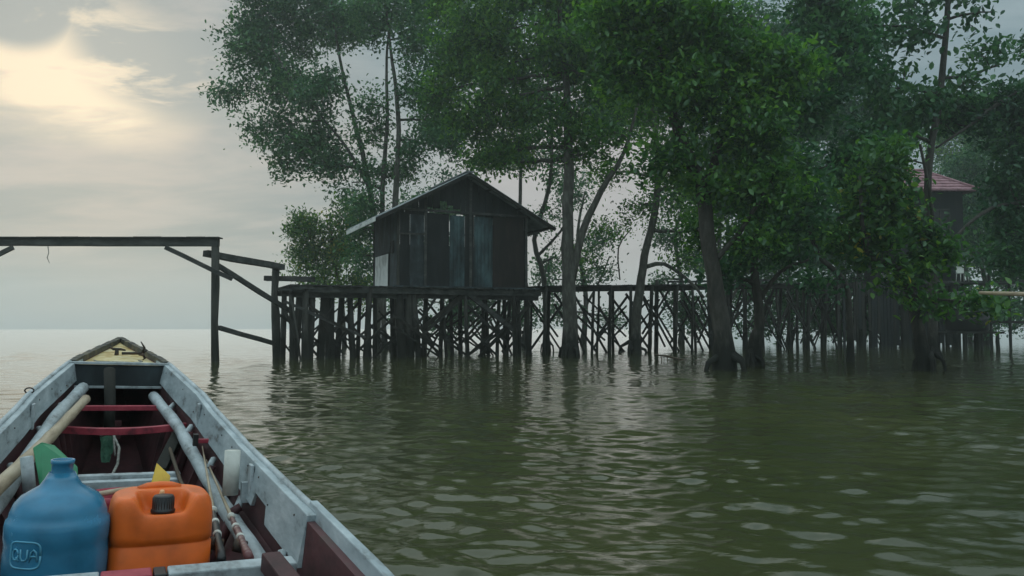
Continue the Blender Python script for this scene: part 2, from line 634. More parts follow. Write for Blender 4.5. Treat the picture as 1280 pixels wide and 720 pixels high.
def tree(name, label, cat, stems, blobs, Y, mat, bark='bark', lsize=.15, per=34, spread=.42, dens=1.0, seed=1,
         thr=-.12, group=None, tone=.5, droop=0.0, aspect=.56, nfreq=.55, root=None, base_flare=1.55, twig=.014):
    """stems: lists of (px, py or None for the water, depth, radius); blobs: (px, py, rx, ry[, depth offset])"""
    global LEAFCOUNT
    dens *= 2.7
    per = int(per * 2.1)
    lsize *= 1.08
    rnd = random.Random(seed)
    rng = np.random.default_rng(seed)
    b0 = stems[0][0]
    base = G(b0[0], b0[2], 0)
    t = thing(name, base, label, cat, group)
    tb = MB()
    nodes = []          # available attachment points (pos, radius)
    for st in stems:
        pts = []
        for (px, py, yy, r) in st:
            p = G(px, yy, -.6) if py is None else P(px, py, yy)
            pts.append((p, r))
        # smooth resample
        ps, rs = [], []
        for k in range(len(pts) - 1):
            p0 = pts[max(k - 1, 0)][0]; p1 = pts[k][0]; p2 = pts[k + 1][0]; p3 = pts[min(k + 2, len(pts) - 1)][0]
            m_ = max(3, int((p2 - p1).length / .5))
            for j in range(m_):
                u = j / m_
                q = .5 * ((2 * p1) + (p2 - p0) * u + (2 * p0 - 5 * p1 + 4 * p2 - p3) * u * u + (3 * p1 - p0 - 3 * p2 + p3) * u ** 3)
                q += Vector((rnd.uniform(-1, 1), rnd.uniform(-1, 1), 0)) * pts[k][1] * .12
                ps.append(q)
                rs.append(pts[k][1] * (1 - u) + pts[k + 1][1] * u)
        ps.append(pts[-1][0]); rs.append(pts[-1][1])
        if st[0][1] is None:
            for k, q in enumerate(ps):
                if q.z < .9: rs[k] *= 1 + (base_flare - 1) * max(0, (.9 - q.z) / 1.5)
        tb.tube(ps, rs, 10, wob=.07, rnd=rnd)
        if st[0][1] is None and st[0][3] >= .13 and Y < 40:      # low roots leaning out of the trunk foot
            b_ = G(st[0][0], st[0][2], 0)
            for k in range(rnd.randint(4, 6)):
                an = rnd.uniform(0, 2 * math.pi)
                dv = Vector((math.cos(an), math.sin(an), 0))
                ro, hz_ = st[0][3] * rnd.uniform(1.9, 3.0), rnd.uniform(.15, .5)
                tb.tube([b_ + dv * st[0][3] * .6 + ez_ * hz_, b_ + dv * ro * .75 + ez_ * hz_ * .55, b_ + dv * ro - ez_ * .35], [st[0][3] * .38, st[0][3] * .26, st[0][3] * .2], 7, wob=.1, rnd=rnd)
        nodes += [(q, r) for q, r in zip(ps, rs) if q.z > 1.8]
    npos = np.array([tuple(q) for q, r in nodes])
    nrad = [r for q, r in nodes]
    allc = []
    for bl in blobs:
        px, py, rx, ry = bl[:4]
        yy = Y + (bl[4] if len(bl) > 4 else 0)
        k = yy / F
        c = P(px, py, yy)
        ax, az = rx * k, ry * k
        ay = min(max(ax, az) * .85, 4.5)
        vol = ax * ay * az * 4.19
        cnt = max(6, int(dens * (ax * az * math.pi) * (1.3 + .25 * ay)))
        got = []
        tries = 0
        while len(got) < cnt and tries < cnt * 6:
            tries += 1
            d = Vector((rnd.gauss(0, 1), rnd.gauss(0, 1), rnd.gauss(0, 1))).normalized() * (rnd.random() ** .42)
            q = c + Vector((d.x * ax, d.y * ay, d.z * az))
            if noise.noise(q * nfreq + Vector((seed * 7.3, 0, 0))) < thr: continue
            if q.z < .7: continue
            got.append(q)
        if not got: continue
        # limb from nearest stem node to the blob centre
        cc = np.array(tuple(c))
        dd = npos - cc
        pen = np.linalg.norm(dd, axis=1) + np.where(npos[:, 2] > c.z, 1.5 * (npos[:, 2] - c.z), 0)
        j = int(np.argmin(pen))
        s0 = Vector(npos[j])
        r0 = min(nrad[j] * .6, .09)
        ln = (c - s0).length
        local = []
        if ln > .3:
            m_ = max(4, int(ln / .4))
            side = Vector((rnd.uniform(-1, 1), rnd.uniform(-1, 1), rnd.uniform(-.2, .6))) * ln * .12
            pts = [s0.lerp(c, i / m_) + side * math.sin(math.pi * i / m_) + Vector((rnd.uniform(-1, 1), rnd.uniform(-1, 1), rnd.uniform(-1, 1))) * (.05 if 0 < i < m_ else 0) for i in range(m_ + 1)]
            rr = [r0 * (1 - .6 * i / m_) for i in range(m_ + 1)]
            tb.tube(pts, rr, 6, wob=.05, rnd=rnd)
            local += [(p, r) for p, r in list(zip(pts, rr))[m_ // 2:]]
        else:
            local += [(c, r0 * .5)]
        got.sort(key=lambda q: (q - c).length)
        lp = [tuple(p) for p, r in local]
        lr = [r for p, r in local]
        for q in got:
            A = np.array(lp)
            j = int(np.argmin(((A - np.array(tuple(q))) ** 2).sum(1)))
            s = Vector(lp[j])
            r = lr[j]
            midp = s.lerp(q, .5) + Vector((rnd.uniform(-1, 1), rnd.uniform(-1, 1), rnd.uniform(-.3, 1))) * (q - s).length * .13
            r1 = max(r * .75, twig)
            tb.tube([s, midp, q], [r1, (r1 + twig) / 2, twig * .7], 4, cap=False, rnd=rnd)
            lp += [tuple(midp), tuple(q)]
            lr += [(r1 + twig) / 2, twig]
        allc += got
    tb.build('trunk', M[bark], t)
    cen = np.array([tuple(q) for q in allc])
    leaves_mesh('crown', cen, per, spread, lsize, M[mat], t, rng, droop, aspect, tone)
    LEAFCOUNT += len(cen) * per
    return t


ez_ = Vector((0, 0, 1))
TG = 'mangrove trees standing in the river'
#@TREES
tree('mangrove_tree', 'pale hazy mangrove farthest left, leaning stem and wide crown overhanging the open river', 'tree',
     [[(472, None, 40, .20), (470, 300, 40, .17), (456, 205, 40, .13), (428, 90, 40, .08), (415, 10, 40, .05), (410, -60, 40, .03)],
      [(462, 235, 40, .11), (430, 180, 39.5, .07), (380, 120, 39, .05), (340, 60, 39, .03)]],
     [(322, 15, 42, 42), (312, 66, 38, 34), (291, 122, 27, 15), (345, 105, 42, 36), (338, 160, 32, 26), (352, 205, 14, 20), (385, 30, 48, 52, 1),
      (385, 180, 42, 36), (400, 115, 36, 36, -1), (415, 205, 34, 24), (350, -40, 80, 40, 1), (440, 30, 30, 34)],
     40, 'leaf', lsize=.19, per=34, spread=.40, dens=1.35, seed=3, tone=.45, thr=-.16, group=TG)
tree('mangrove_tree', 'tall twin stemmed mangrove rising just behind the hut roof, left end', 'tree',
     [[(492, None, 38, .17), (494, 260, 38, .15), (498, 150, 38, .11), (487, 50, 38, .07), (478, -40, 38, .04)],
      [(481, None, 38.5, .14), (478, 255, 38.5, .12), (484, 150, 38.5, .09), (484, 60, 38.5, .06), (500, -30, 38.5, .03)]],
     [(480, -5, 48, 34), (520, 45, 36, 34), (468, 32, 26, 20), (530, 110, 30, 34), (465, 130, 20, 24), (455, 228, 34, 20, 1), (520, 175, 32, 28),
      (500, 215, 28, 18, 1), (540, -20, 40, 30), (460, 165, 26, 20, 1), (468, 255, 26, 20), (450, 285, 26, 22, 1), (455, 320, 18, 26, 1), (560, 70, 34, 34, 2), (440, 228, 26, 18, 1), (505, 78, 26, 22, 1), (555, 150, 30, 34, 2), (548, 185, 26, 16, 2)],
     38, 'leaf', lsize=.18, per=32, spread=.38, dens=1.25, seed=8, tone=.5, thr=-.08, group=TG)
tree('mangrove_bush', 'bushy low mangrove behind the platform, left of the hut', 'bush',
     [[(432, None, 43, .12), (428, 380, 43, .10), (418, 320, 43, .07), (412, 270, 43, .04)]],
     [(398, 290, 36, 30), (430, 325, 34, 30), (382, 325, 24, 24), (440, 270, 28, 24), (415, 355, 34, 18), (372, 290, 13, 14), (455, 360, 20, 30)],
     43, 'leaf_yellow', lsize=.17, per=36, spread=.36, dens=1.6, seed=12, tone=.52, thr=-.25, group=TG)
tree('mangrove_tree', 'straight thick mangrove trunk in front of the jetty just right of the hut', 'tree',
     [[(713, None, 29, .27), (712, 380, 29, .25), (709, 290, 29, .22), (711, 200, 29, .18), (708, 110, 29, .13), (700, 20, 29, .08), (700, -60, 29, .04)],
      [(714, 350, 29, .16), (728, 290, 29, .14), (752, 238, 29, .11), (780, 190, 29, .07), (800, 120, 29, .04)]],
     [(600, 40, 58, 48, 2), (640, 120, 48, 42, 1), (590, 150, 36, 34, 3), (690, 60, 58, 50), (700, 150, 44, 30), (745, 90, 44, 44), (660, -30, 90, 40),
      (570, -10, 40, 50, 3), (640, 185, 30, 18, 2), (755, 165, 34, 22), (595, 200, 30, 14, 3), (665, 240, 12, 14, 1), (560, 110, 34, 34, 3), (620, 80, 50, 40, 2), (630, 205, 34, 14, 2), (730, 30, 44, 50, 1), (725, 195, 26, 16)],
     29, 'leaf_green', lsize=.175, per=32, spread=.33, dens=1.7, seed=21, tone=.48, thr=-.14, group=TG)
tree('mangrove_tree', 'slender crooked mangrove directly behind the right eave of the hut', 'tree',
     [[(684, None, 35, .13), (680, 350, 35, .12), (668, 300, 35, .10), (686, 235, 35, .09), (690, 170, 35, .07), (684, 90, 35, .04)],
      [(672, 320, 35, .07), (700, 290, 35, .05), (716, 262, 35, .04)]],
     [(655, 215, 24, 16), (700, 215, 24, 20), (668, 285, 18, 20), (695, 320, 26, 22, 1), (640, 200, 24, 12), (700, 265, 16, 14)],
     35, 'leaf', lsize=.14, per=24, spread=.36, dens=1.0, seed=25, tone=.55, thr=-.02, group=TG)
tree('mangrove_tree', 'bent mangrove rooted beside the jetty with one bough arching to the right', 'tree',
     [[(792, None, 33, .24), (797, 380, 33, .19), (806, 320, 33, .16), (820, 255, 33, .14), (822, 190, 33, .12), (815, 110, 33, .08), (820, 20, 33, .05)],
      [(803, 335, 33, .10), (830, 330, 33, .08), (862, 352, 32.6, .07), (880, 372, 32.3, .05)],
      [(775, 350, 33, .03), (773, 310, 33, .03), (790, 285, 33, .02)]],
     [(780, 40, 50, 50), (800, 140, 44, 34), (770, 215, 34, 22), (850, 235, 34, 28), (800, 255, 26, 22), (860, 290, 30, 24), (740, 330, 28, 14, 1), (765, 285, 22, 12), (850, 330, 26, 12),
      (848, 60, 46, 56)],
     33, 'leaf_green', lsize=.14, per=34, spread=.36, dens=1.2, seed=29, tone=.5, thr=-.06, group=TG)
tree('mangrove_tree', 'biggest dark mangrove trunk standing in open water, waterline wet and black', 'tree',
     [[(904, None, 19.6, .25), (903, 420, 19.6, .215), (896, 370, 19.6, .20), (884, 290, 19.6, .18), (876, 230, 19.6, .18), (850, 170, 19.6, .13), (832, 110, 19.6, .09), (820, 30, 19.6, .05)],
      [(878, 240, 19.6, .14), (900, 180, 19.8, .11), (925, 100, 20, .08), (940, 20, 20, .05)],
      [(890, 330, 19.6, .08), (925, 290, 19.4, .06), (955, 240, 19.2, .04)]],
     [(850, 20, 60, 50), (790, 90, 44, 40), (860, 110, 60, 46), (925, 60, 60, 60), (930, 160, 58, 46), (840, 200, 46, 30), (905, 235, 46, 30), (960, 230, 46, 40), (780, 10, 60, 50),
      (870, 290, 22, 22, 1), (950, 300, 32, 26), (990, 90, 44, 60)],
     19.6, 'leaf_green', bark='bark_dark', lsize=.155, per=30, spread=.27, dens=3.7, seed=34, tone=.46, thr=-.12, group=TG, twig=.009)
tree('mangrove_tree', 'smaller leaning mangrove in the water close behind the biggest trunk', 'tree',
     [[(937, None, 22, .19), (944, 425, 22, .17), (950, 400, 22, .14), (942, 330, 22, .11), (950, 260, 22, .09), (975, 180, 22, .06)],
      [(946, 380, 22, .08), (975, 340, 22, .05), (1010, 325, 22, .04)]],
     [(960, 290, 40, 30), (1000, 250, 40, 40), (925, 330, 22, 20), (1000, 320, 34, 20), (980, 180, 50, 40), (905, 345, 20, 12)],
     22, 'leaf', bark='bark_dark', lsize=.19, per=20, spread=.27, dens=2.8, seed=37, tone=.35, thr=-.1, group=TG, twig=.009)
tree('mangrove_tree', 'thin curved mangrove stem sweeping down from the right of the dark thicket', 'tree',
     [[(1062, None, 24, .10), (1062, 400, 24, .09), (1055, 350, 24, .08), (1022, 318, 24, .08), (1008, 260, 24, .07), (985, 205, 24, .06), (975, 130, 24, .04), (970, 60, 24, .02)]],
     [(1040, 280, 40, 36), (1000, 120, 46, 60), (1060, 200, 46, 50), (1050, 60, 50, 60), (1085, 270, 30, 30), (1030, 0, 60, 40), (1030, 350, 26, 14)],
     24, 'leaf_dark', bark='bark_dark', lsize=.19, per=20, spread=.27, dens=2.8, seed=41, tone=.55, thr=-.2, group=TG, twig=.009)
tree('mangrove_tree', 'crooked low branching mangrove on the right with yellowing leaves over the water', 'tree',
     [[(1160, None, 19.6, .17), (1150, 420, 19.6, .15), (1140, 375, 19.6, .13), (1122, 335, 19.4, .10), (1090, 322, 19.2, .08), (1078, 280, 19, .05), (1075, 220, 19, .03)],
      [(1138, 370, 19.6, .09), (1150, 330, 19.6, .07), (1165, 270, 19.4, .05), (1150, 180, 19.2, .03)],
      [(1145, 395, 19.6, .04), (1165, 375, 19.2, .03), (1180, 372, 19, .02)]],
     [(1110, 290, 44, 28), (1150, 300, 28, 22), (1180, 318, 14, 8), (1095, 240, 40, 34), (1112, 196, 32, 28), (1150, 335, 24, 12), (1168, 378, 16, 8, -.4), (1085, 320, 22, 16), (1228, 378, 8, 4, -2), (1112, 250, 32, 28), (1060, 300, 24, 20), (1130, 350, 26, 10)],
     19.3, 'leaf_yellow', bark='bark_dark', lsize=.17, per=26, spread=.25, dens=3.4, seed=45, tone=.36, thr=-.3, group=TG, twig=.009)
tree('mangrove_tree', 'tall mangrove at the upper right whose broad leaves hang against bright sky', 'tree',
     [[(1165, None, 26, .15), (1166, 330, 26, .14), (1160, 220, 26, .12), (1172, 140, 26, .11), (1180, 70, 26, .10), (1186, -20, 26, .08), (1186, -80, 26, .04)],
      [(1175, 96, 26, .06), (1205, 96, 26, .05), (1250, 80, 26, .03)]],
     [(1135, 30, 26, 40), (1105, 110, 40, 40), (1150, 130, 30, 24), (1180, -30, 60, 26), (1240, 15, 28, 22), (1228, 60, 20, 20), (1080, 30, 40, 50), (1205, 105, 24, 14), (1105, 162, 36, 26)],
     26, 'leaf_dark', bark='bark_dark', lsize=.21, per=22, spread=.34, dens=1.5, seed=49, tone=.55, thr=-.2, group=TG, droop=.6, aspect=.62, twig=.01)
tree('mangrove_tree', 'dark dense mangrove filling the right edge, bough rising to the frame corner', 'tree',
     [[(1330, None, 27, .2), (1325, 300, 27, .18), (1300, 200, 27, .14), (1290, 120, 27, .1), (1300, 30, 27, .05)],
      [(1318, 250, 27, .09), (1240, 260, 26.5, .06), (1190, 300, 26, .04)],
      [(1170, 185, 26, .03), (1210, 158, 26.3, .05), (1250, 128, 26.6, .07), (1305, 100, 27, .09)]],
     [(1268, 190, 34, 32), (1290, 130, 36, 30), (1215, 148, 28, 18), (1270, 260, 40, 34), (1258, 290, 22, 20), (1300, 60, 26, 26), (1190, 150, 24, 14), (1275, 330, 24, 22), (1330, 200, 50, 50), (1235, 128, 30, 16), (1272, 118, 30, 20), (1200, 128, 22, 14), (1262, 228, 28, 20), (1265, 155, 36, 22), (1250, 320, 26, 16), (1160, 148, 34, 18)],
     27, 'leaf_dark', bark='bark_dark', lsize=.20, per=24, spread=.32, dens=1.9, seed=53, tone=.45, thr=-.4, group=TG, twig=.01)
# behind the jetty
BG = 'mangroves growing beyond the jetty'
for i, (px, Yb, sc, lab, blobs) in enumerate([
    (560, 52, 1, 'hazy mangrove beyond the hut, showing under and above its platform', [(520, 375, 30, 24), (560, 400, 30, 16), (590, 380, 34, 24), (520, 260, 22, 22), (560, 240, 30, 30), (640, 400, 24, 16), (610, 330, 30, 40), (540, 330, 30, 40)]),
    (728, 56, 1, 'thin hazy mangrove beyond the jetty between the straight and the bent trunks', [(745, 300, 26, 18), (735, 345, 24, 12), (760, 400, 26, 10), (700, 390, 24, 16), (690, 350, 20, 24), (720, 240, 26, 22)]),
    (850, 54, 1, 'hazy mangrove beyond the jetty left of the biggest trunk', [(850, 380, 34, 18), (880, 330, 34, 20), (830, 290, 26, 20), (870, 400, 36, 12), (820, 350, 16, 14), (900, 260, 40, 40)]),
    (985, 50, 1, 'bushy mangrove beyond the jetty right of the biggest trunk', [(960, 370, 44, 28), (1000, 310, 50, 40), (940, 320, 40, 40), (1020, 380, 40, 24), (980, 240, 60, 50), (960, 405, 40, 12)]),
    (1075, 52, 1, 'dense mangrove beyond the jetty in front of the tiled house side', [(1070, 330, 50, 44), (1110, 260, 50, 50), (1060, 220, 50, 50), (1040, 400, 50, 18), (1110, 390, 50, 28), (1180, 385, 50, 30), (1080, 410, 50, 14), (1230, 400, 30, 16), (1110, 160, 50, 50), (1040, 130, 50, 60)]),
    (1230, 55, 1, 'tall teal mangrove beyond the house at the right edge', [(1225, 300, 40, 40), (1270, 330, 36, 40), (1240, 390, 50, 22), (1280, 250, 50, 50), (1215, 220, 30, 40), (1310, 350, 40, 60), (1180, 260, 40, 50), (1250, 170, 40, 30)]),
    (655, 47, 1, 'broad crowned mangrove rising beyond the hut, its top filling the gap above the ridge', [(600, 60, 50, 50), (560, 150, 36, 34), (660, 120, 50, 50), (720, 60, 50, 50), (680, 190, 46, 22), (620, 190, 40, 22), (740, 150, 40, 40), (540, 20, 40, 40), (660, 0, 60, 40)]),
    (905, 46, 1, 'tall mangrove beyond the jetty behind the two dark trunks', [(860, 100, 60, 60), (930, 60, 60, 60), (900, 180, 60, 50), (820, 30, 60, 50), (980, 150, 60, 50), (880, 250, 50, 30), (1020, 60, 60, 60), (950, 240, 50, 34), (790, 140, 44, 44)]),
    (1210, 62, 1, 'round pale green tree far behind at the upper right', [(1210, 140, 26, 24), (1235, 165, 36, 22), (1195, 175, 30, 30), (1200, 250, 30, 60)]),
]):
    b0 = blobs[0]
    top = min(b[1] for b in blobs)
    tree('mangrove_tree', lab, 'tree', [[(px, None, Yb, .2), (px + 4, 370, Yb, .16), (px - 6, 300, Yb, .12), (px + 3, max(top, 60), Yb, .05)],
                                        [(px + 3, 385, Yb, .1), (px + 22, 350, Yb, .07), (px + 34, 320, Yb, .04)]],
         blobs, Yb, 'leaf_dark' if px != 1210 else 'leaf_green', lsize=.22, per=30, spread=.5, dens=.75 if px in (728, 850, 655) else 1.1, seed=60 + i, tone=.5, thr=-.05 if px in (560, 728, 850, 655) else -.3, group=BG, twig=.02)
print('LEAVES', LEAFCOUNT)

#@STRUCT
rnd = random.Random(77)


def post(mb, px_or_p, Y=None, top=None, r=.08, bot=-1.2, lean=.04, n=8):
    p = G(px_or_p, Y, 0) if Y is not None else Vector((px_or_p[0], px_or_p[1], 0))
    lx, ly = rnd.uniform(-lean, lean), rnd.uniform(-lean, lean)
    hgt = top - bot
    m_ = 5
    pts = [Vector((p.x + lx * (z - .0) + rnd.uniform(-.015, .015), p.y + ly * z, z)) for z in [bot + hgt * i / m_ for i in range(m_ + 1)]]
    rs = [r * (1.12 - .2 * i / m_) * rnd.uniform(.92, 1.08) for i in range(m_ + 1)]
    mb.tube(pts, rs, n, wob=.06, rnd=rnd)
    return mb


# --- landing frame in the open water on the left
t = thing('mooring_gateway', G(270, 24.4), 'tall weathered timber gateway frame in open water left of the stilt platform', 'wooden frame')
zt = P(100, 303, 24.4).z
a, b = P(-75, 302, 24.4), P(273, 303, 24.4)
MB().beam(a, b, .24, .24, n=14, jit=.006, rnd=rnd).build('beam', M['beam'], t)
mb = MB()
x0, x1 = a.x, b.x
x = x0
while x < x1:
    ww = rnd.uniform(.35, .9)
    mb.box((x + ww / 2, 24.4, zt + .135 + rnd.uniform(0, .012)), (ww - .03, .38, .035))
    x += ww
mb.build('cap_plank', M['beam'], t)
for q in (269, -50):
    pt = G(q, 24.4)
    MB().tube([(pt.x + .02, 24.4, -1.2), (pt.x + .03, 24.4, 0), (pt.x - .02, 24.42, 1.2), (pt.x + .0, 24.4, 2.3), (pt.x - .03, 24.4, zt - .1)], [.15, .13, .11, .125, .12], 9, wob=.06, rnd=rnd).build('post', M['post'], t)
MB().beam(P(207, 309, 24.2), P(290, 349, 24.2), .10, .13, n=4, jit=.008, rnd=rnd).build('brace', M['beam'], t)
MB().beam(P(16, 309, 24.2), P(-60, 349, 24.2), .10, .13, n=4, jit=.008, rnd=rnd).build('brace', M['beam'], t)
MB().beam(P(272, 332, 24.6), P(374, 396, 27.0), .13, .14, n=6, jit=.01, rnd=rnd).build('brace', M['beam'], t)
MB().beam(P(257, 317, 24.65), P(353, 334, 27.0), .30, .19, n=6, jit=.012, rnd=rnd).build('ramp_beam', M['beam'], t)
MB().beam(P(274, 410, 24.5), P(346, 430, 27.0), .10, .14, n=3, jit=.01, rnd=rnd).build('lower_rail', M['beam'], t)
MB().tube([G(345, 27, -1.2), G(346, 27, 0), P(345, 395, 27), P(343, 370, 27), P(345, 330, 27)], [.15, .12, .15, .11, .13], 9, wob=.08, rnd=rnd).build('post', M['post'], t)
MB().beam(P(332, 348, 27.2), P(392, 349, 27.0), .3, .17, n=3, jit=.01, rnd=rnd).build('short_beam', M['beam'], t)
MB().tube([P(60, 308, 24.25), P(61, 316, 24.25), P(59, 322, 24.25), P(62, 329, 24.25)], [.018, .012, .015, .006], 5).build('hanging_string', M['rope'], t)

# --- stilt platform and hut: frame e1 along the front, e2 to the back
Fl = Vector((-4.0, 28.0, 0))
e1 = Vector((3, 1.4, 0)).normalized()
e2 = Vector((-1.4, 3, 0)).normalized()
ez = Vector((0, 0, 1))
ZD = 2.44


def W(s, d, z):
    return Fl + e1 * s + e2 * d + ez * z


plat = thing('stilt_platform', W(-3.4, 0, 0), 'dark timber platform on many stilts that carries the hut', 'platform')
mb = MB()
s = -3.75
k = 0
while s < 5.5:
    ww = rnd.uniform(.14, .22)
    d0, d1 = -.35 + rnd.uniform(-.12, .08), 3.5
    z = ZD + rnd.uniform(-.01, .012)
    mb.beam(W(s + ww / 2, d0, z), W(s + ww / 2, d1, z), ww - .02, .04, rnd=rnd)
    s += ww
mb.build('deck', M['beam'], plat)
for d, zz in ((-.22, ZD - .14), (.0, ZD - .30), (1.7, ZD - .15), (3.2, ZD - .15)):
    MB().beam(W(-3.7, d, zz), W(5.5, d, zz + .02), .12, .20, n=10, jit=.012, rnd=rnd).build('bearer', M['beam'], plat)
MB().beam(W(-.3, -.36, ZD + .035), W(5.4, -.36, ZD + .04), .07, .05, n=6, jit=.008, rnd=rnd).build('edge_strip', M['panel_grey'], plat)
for s, d, r in [(-3.6, -.1, .12), (-3.45, .3, .17), (-3.2, -.15, .15), (-3.0, .2, .16), (-2.3, .5, .10), (-1.9, .9, .14), (-1.55, .1, .14), (-1.15, -.1, .13), (-.9, .3, .09), (-.4, 1.5, .1),
                (.15, -.1, .2), (.45, .1, .18), (.75, -.05, .14), (1.5, 1.4, .09), (1.9, .2, .07), (2.4, 2.2, .10), (2.6, -.1, .09), (3.1, 2.8, .09), (3.3, .3, .07), (3.9, .2, .09), (4.15, 1.6, .09),
                (4.5, -.1, .12), (4.75, .1, .12), (4.9, 1.7, .10), (5.2, .2, .13), (5.35, 2.5, .1), (-3.4, 3.1, .13), (-2.1, 3.0, .12), (-.6, 3.2, .1), (.8, 3.1, .12), (2.0, 3.2, .1), (3.6, 3.2, .11), (4.6, 3.2, .12)]:
    p = W(s, d, 0)
    post(MB(), p, None, ZD - .05, r * .82, lean=.07).build('stilt', M['post'] if rnd.random() < .5 else M['dark_wood'], plat)
for (s0, z0, s1, z1, d, ww) in [(-3.9, 1.9, -1.2, .7, -.25, .09), (-2.6, .3, -1.2, 1.9, .7, .08), (.8, .95, 2.5, 2.3, -.15, .14), (.7, .6, 2.3, 2.0, -.05, .10), (2.5, 2.3, 4.4, .95, -.2, .16),
                                (2.6, 1.9, 4.3, .5, .2, .09), (3.0, -.1, 5.2, 1.9, .0, .12), (2.6, -.1, 4.9, 1.4, .35, .1), (.7, .9, 1.6, .1, .1, .09), (-.9, -.1, .1, .8, .2, .08), (4.2, 1.1, 5.4, .0, .3, .09),
                                (3.3, -.3, 4.7, 2.3, .6, .07), (5.0, -.3, 3.6, 2.2, .9, .07), (1.4, -.2, 2.4, 1.6, 1.2, .07), (-1.7, .2, 0, 2.0, 2.8, .09), (1.2, 2.1, 3.6, .2, 3.0, .09), (3.4, .2, 5.2, 2.1, 3.1, .09)]:
    MB().beam(W(s0, d, z0), W(s1, d + .05, z1), ww * .7, ww, n=4, jit=.01, rnd=rnd).build('brace', M['beam'] if rnd.random() < .5 else M['dark_wood'], plat)
r5 = random.Random(15)
for k in range(44):
    s0 = r5.uniform(-3.8, 4.6)
    ln = r5.uniform(.8, 1.9) * r5.choice((-1, 1))
    z0 = r5.uniform(-.3, .9)
    d = r5.choice((-.3, .15, .5, 1.0, 1.6, 2.4, 3.3))
    s1 = min(5.4, max(-3.9, s0 + ln))
    MB().beam(W(s0, d, z0), W(s1, d + r5.uniform(-.1, .1), min(2.15, z0 + r5.uniform(.8, 1.6))), .045, r5.uniform(.05, .09), n=4, jit=.012, rnd=r5).build('brace', M['dark_wood'], plat)
# planks stood between the left stilts
for s0, s1, z0, z1, d in ((-2.65, -2.15, -.3, 2.2, .35), (.05, .6, -.4, 2.2, .25)):
    mb = MB()
    s = s0
    while s < s1:
        ww = rnd.uniform(.14, .24)
        mb.beam(W(s + ww / 2, d, z0 + rnd.uniform(-.1, .1)), W(s + ww / 2 + rnd.uniform(-.03, .03), d, z1), ww * .9, .05, up=e2, rnd=rnd)
        s += ww
    mb.build('plank_screen', M['dark_wood'], plat)
MB().tube([W(-3.35, -.5, -.6), W(-3.5, -.45, .8), W(-3.75, -.42, 2.1)], [.035, .035, .028], 6).build('leaning_pole', M['post'], plat)
MB().beam(W(-4.1, -.3, 2.25), W(-3.0, -.3, 2.37), .1, .08, rnd=rnd).build('edge_strip', M['beam'], plat)

hut = thing('stilt_hut', W(0, 0, ZD), 'small dark plank and sheet hut with gabled zinc roof on the stilt platform', 'hut')
ZB = ZD + .05
HW = 5.0
DP = 3.1
EAVE = 4.78
PEAK = 6.62


def roof_z(s):
    return EAVE + (PEAK - EAVE) * (1 - abs(s - 2.5) / 3.6)


def sheet(name, mat, s0, s1, z0, z1, d, parent, corr=True, side=False, tilt=0):
    """thin corrugated or flat upright sheet, slanted top edge; side=True runs along e2"""
    mb = MB()
    nn = max(2, int((s1 - s0) / .035)) if corr else 1
    th = .012
    rows_f, rows_b = [], []
    for j in range(2):
        zz = (z0, z1)[j]
        rf, rb = [], []
        for i in range(nn + 1):
            s = s0 + (s1 - s0) * i / nn
            o = math.sin(i * math.pi / 2) * .012 if corr else 0
            o += tilt * (zz - z0)
            ztop = zz + (rnd.uniform(-.004, .004))
            if side:
                rf.append(W(d + o - th, s, ztop)); rb.append(W(d + o, s, ztop))
            else:
                rf.append(W(s, d + o - th, ztop)); rb.append(W(s, d + o, ztop))
        rows_f.append(rf); rows_b.append(rb)
    mb.grid(rows_f); mb.grid(rows_b)
    mb.grid([rows_f[1], rows_b[1]]); mb.grid([rows_f[0], rows_b[0]])
    mb.grid([[rows_f[0][0], rows_f[1][0]], [rows_b[0][0], rows_b[1][0]]])
    mb.grid([[rows_f[0][-1], rows_f[1][-1]], [rows_b[0][-1], rows_b[1][-1]]])
    return mb.build(name, M[mat], parent)


for s0, s1, mt, zt_ in [(.06, .42, 'panel_black', 5.12), (.43, .95, 'panel_grey', 5.18), (.96, 1.90, 'panel_black', 5.14), (1.92, 2.50, 'panel_teal', 5.10),
                       (2.51, 2.86, 'panel_black', 5.16), (2.87, 3.62, 'panel_teal', 5.12), (3.63, 4.90, 'panel_brown', 5.16)]:
    o = sheet('wall_sheet', mt, s0, s1, ZB, zt_, .0 + rnd.uniform(-.012, .012), hut, corr=mt == 'panel_teal')
    if mt == 'panel_teal': o['label'] = 'faded teal metal wall sheet'
for s0, s1, mt, z0, z1 in [(.05, .9, 'panel_grey', ZB, 5.2), (.9, 1.0, 'panel_black', ZB, 5.2), (1.0, 2.1, 'panel_grey', ZB + 1.3, 5.22), (1.0, 2.1, 'panel_black', ZB, ZB + 1.3), (2.1, 3.1, 'panel_grey', ZB, 5.2)]:
    sheet('side_sheet', mt, s0, s1, z0, z1, .0, hut, corr=False, side=True)
o = sheet('white_board', 'panel_white', 1.05, 2.75, ZB - .02, ZB + 1.22, -.06, hut, corr=False, side=True, tilt=.01)
o['label'] = 'white painted board nailed low on the left wall'
sheet('wall_sheet', 'panel_black', .05, HW - .1, ZB, 4.3, DP, hut, corr=False)
sheet('side_sheet', 'panel_black', .05, 3.1, ZB, 4.7, HW, hut, corr=False, side=True)
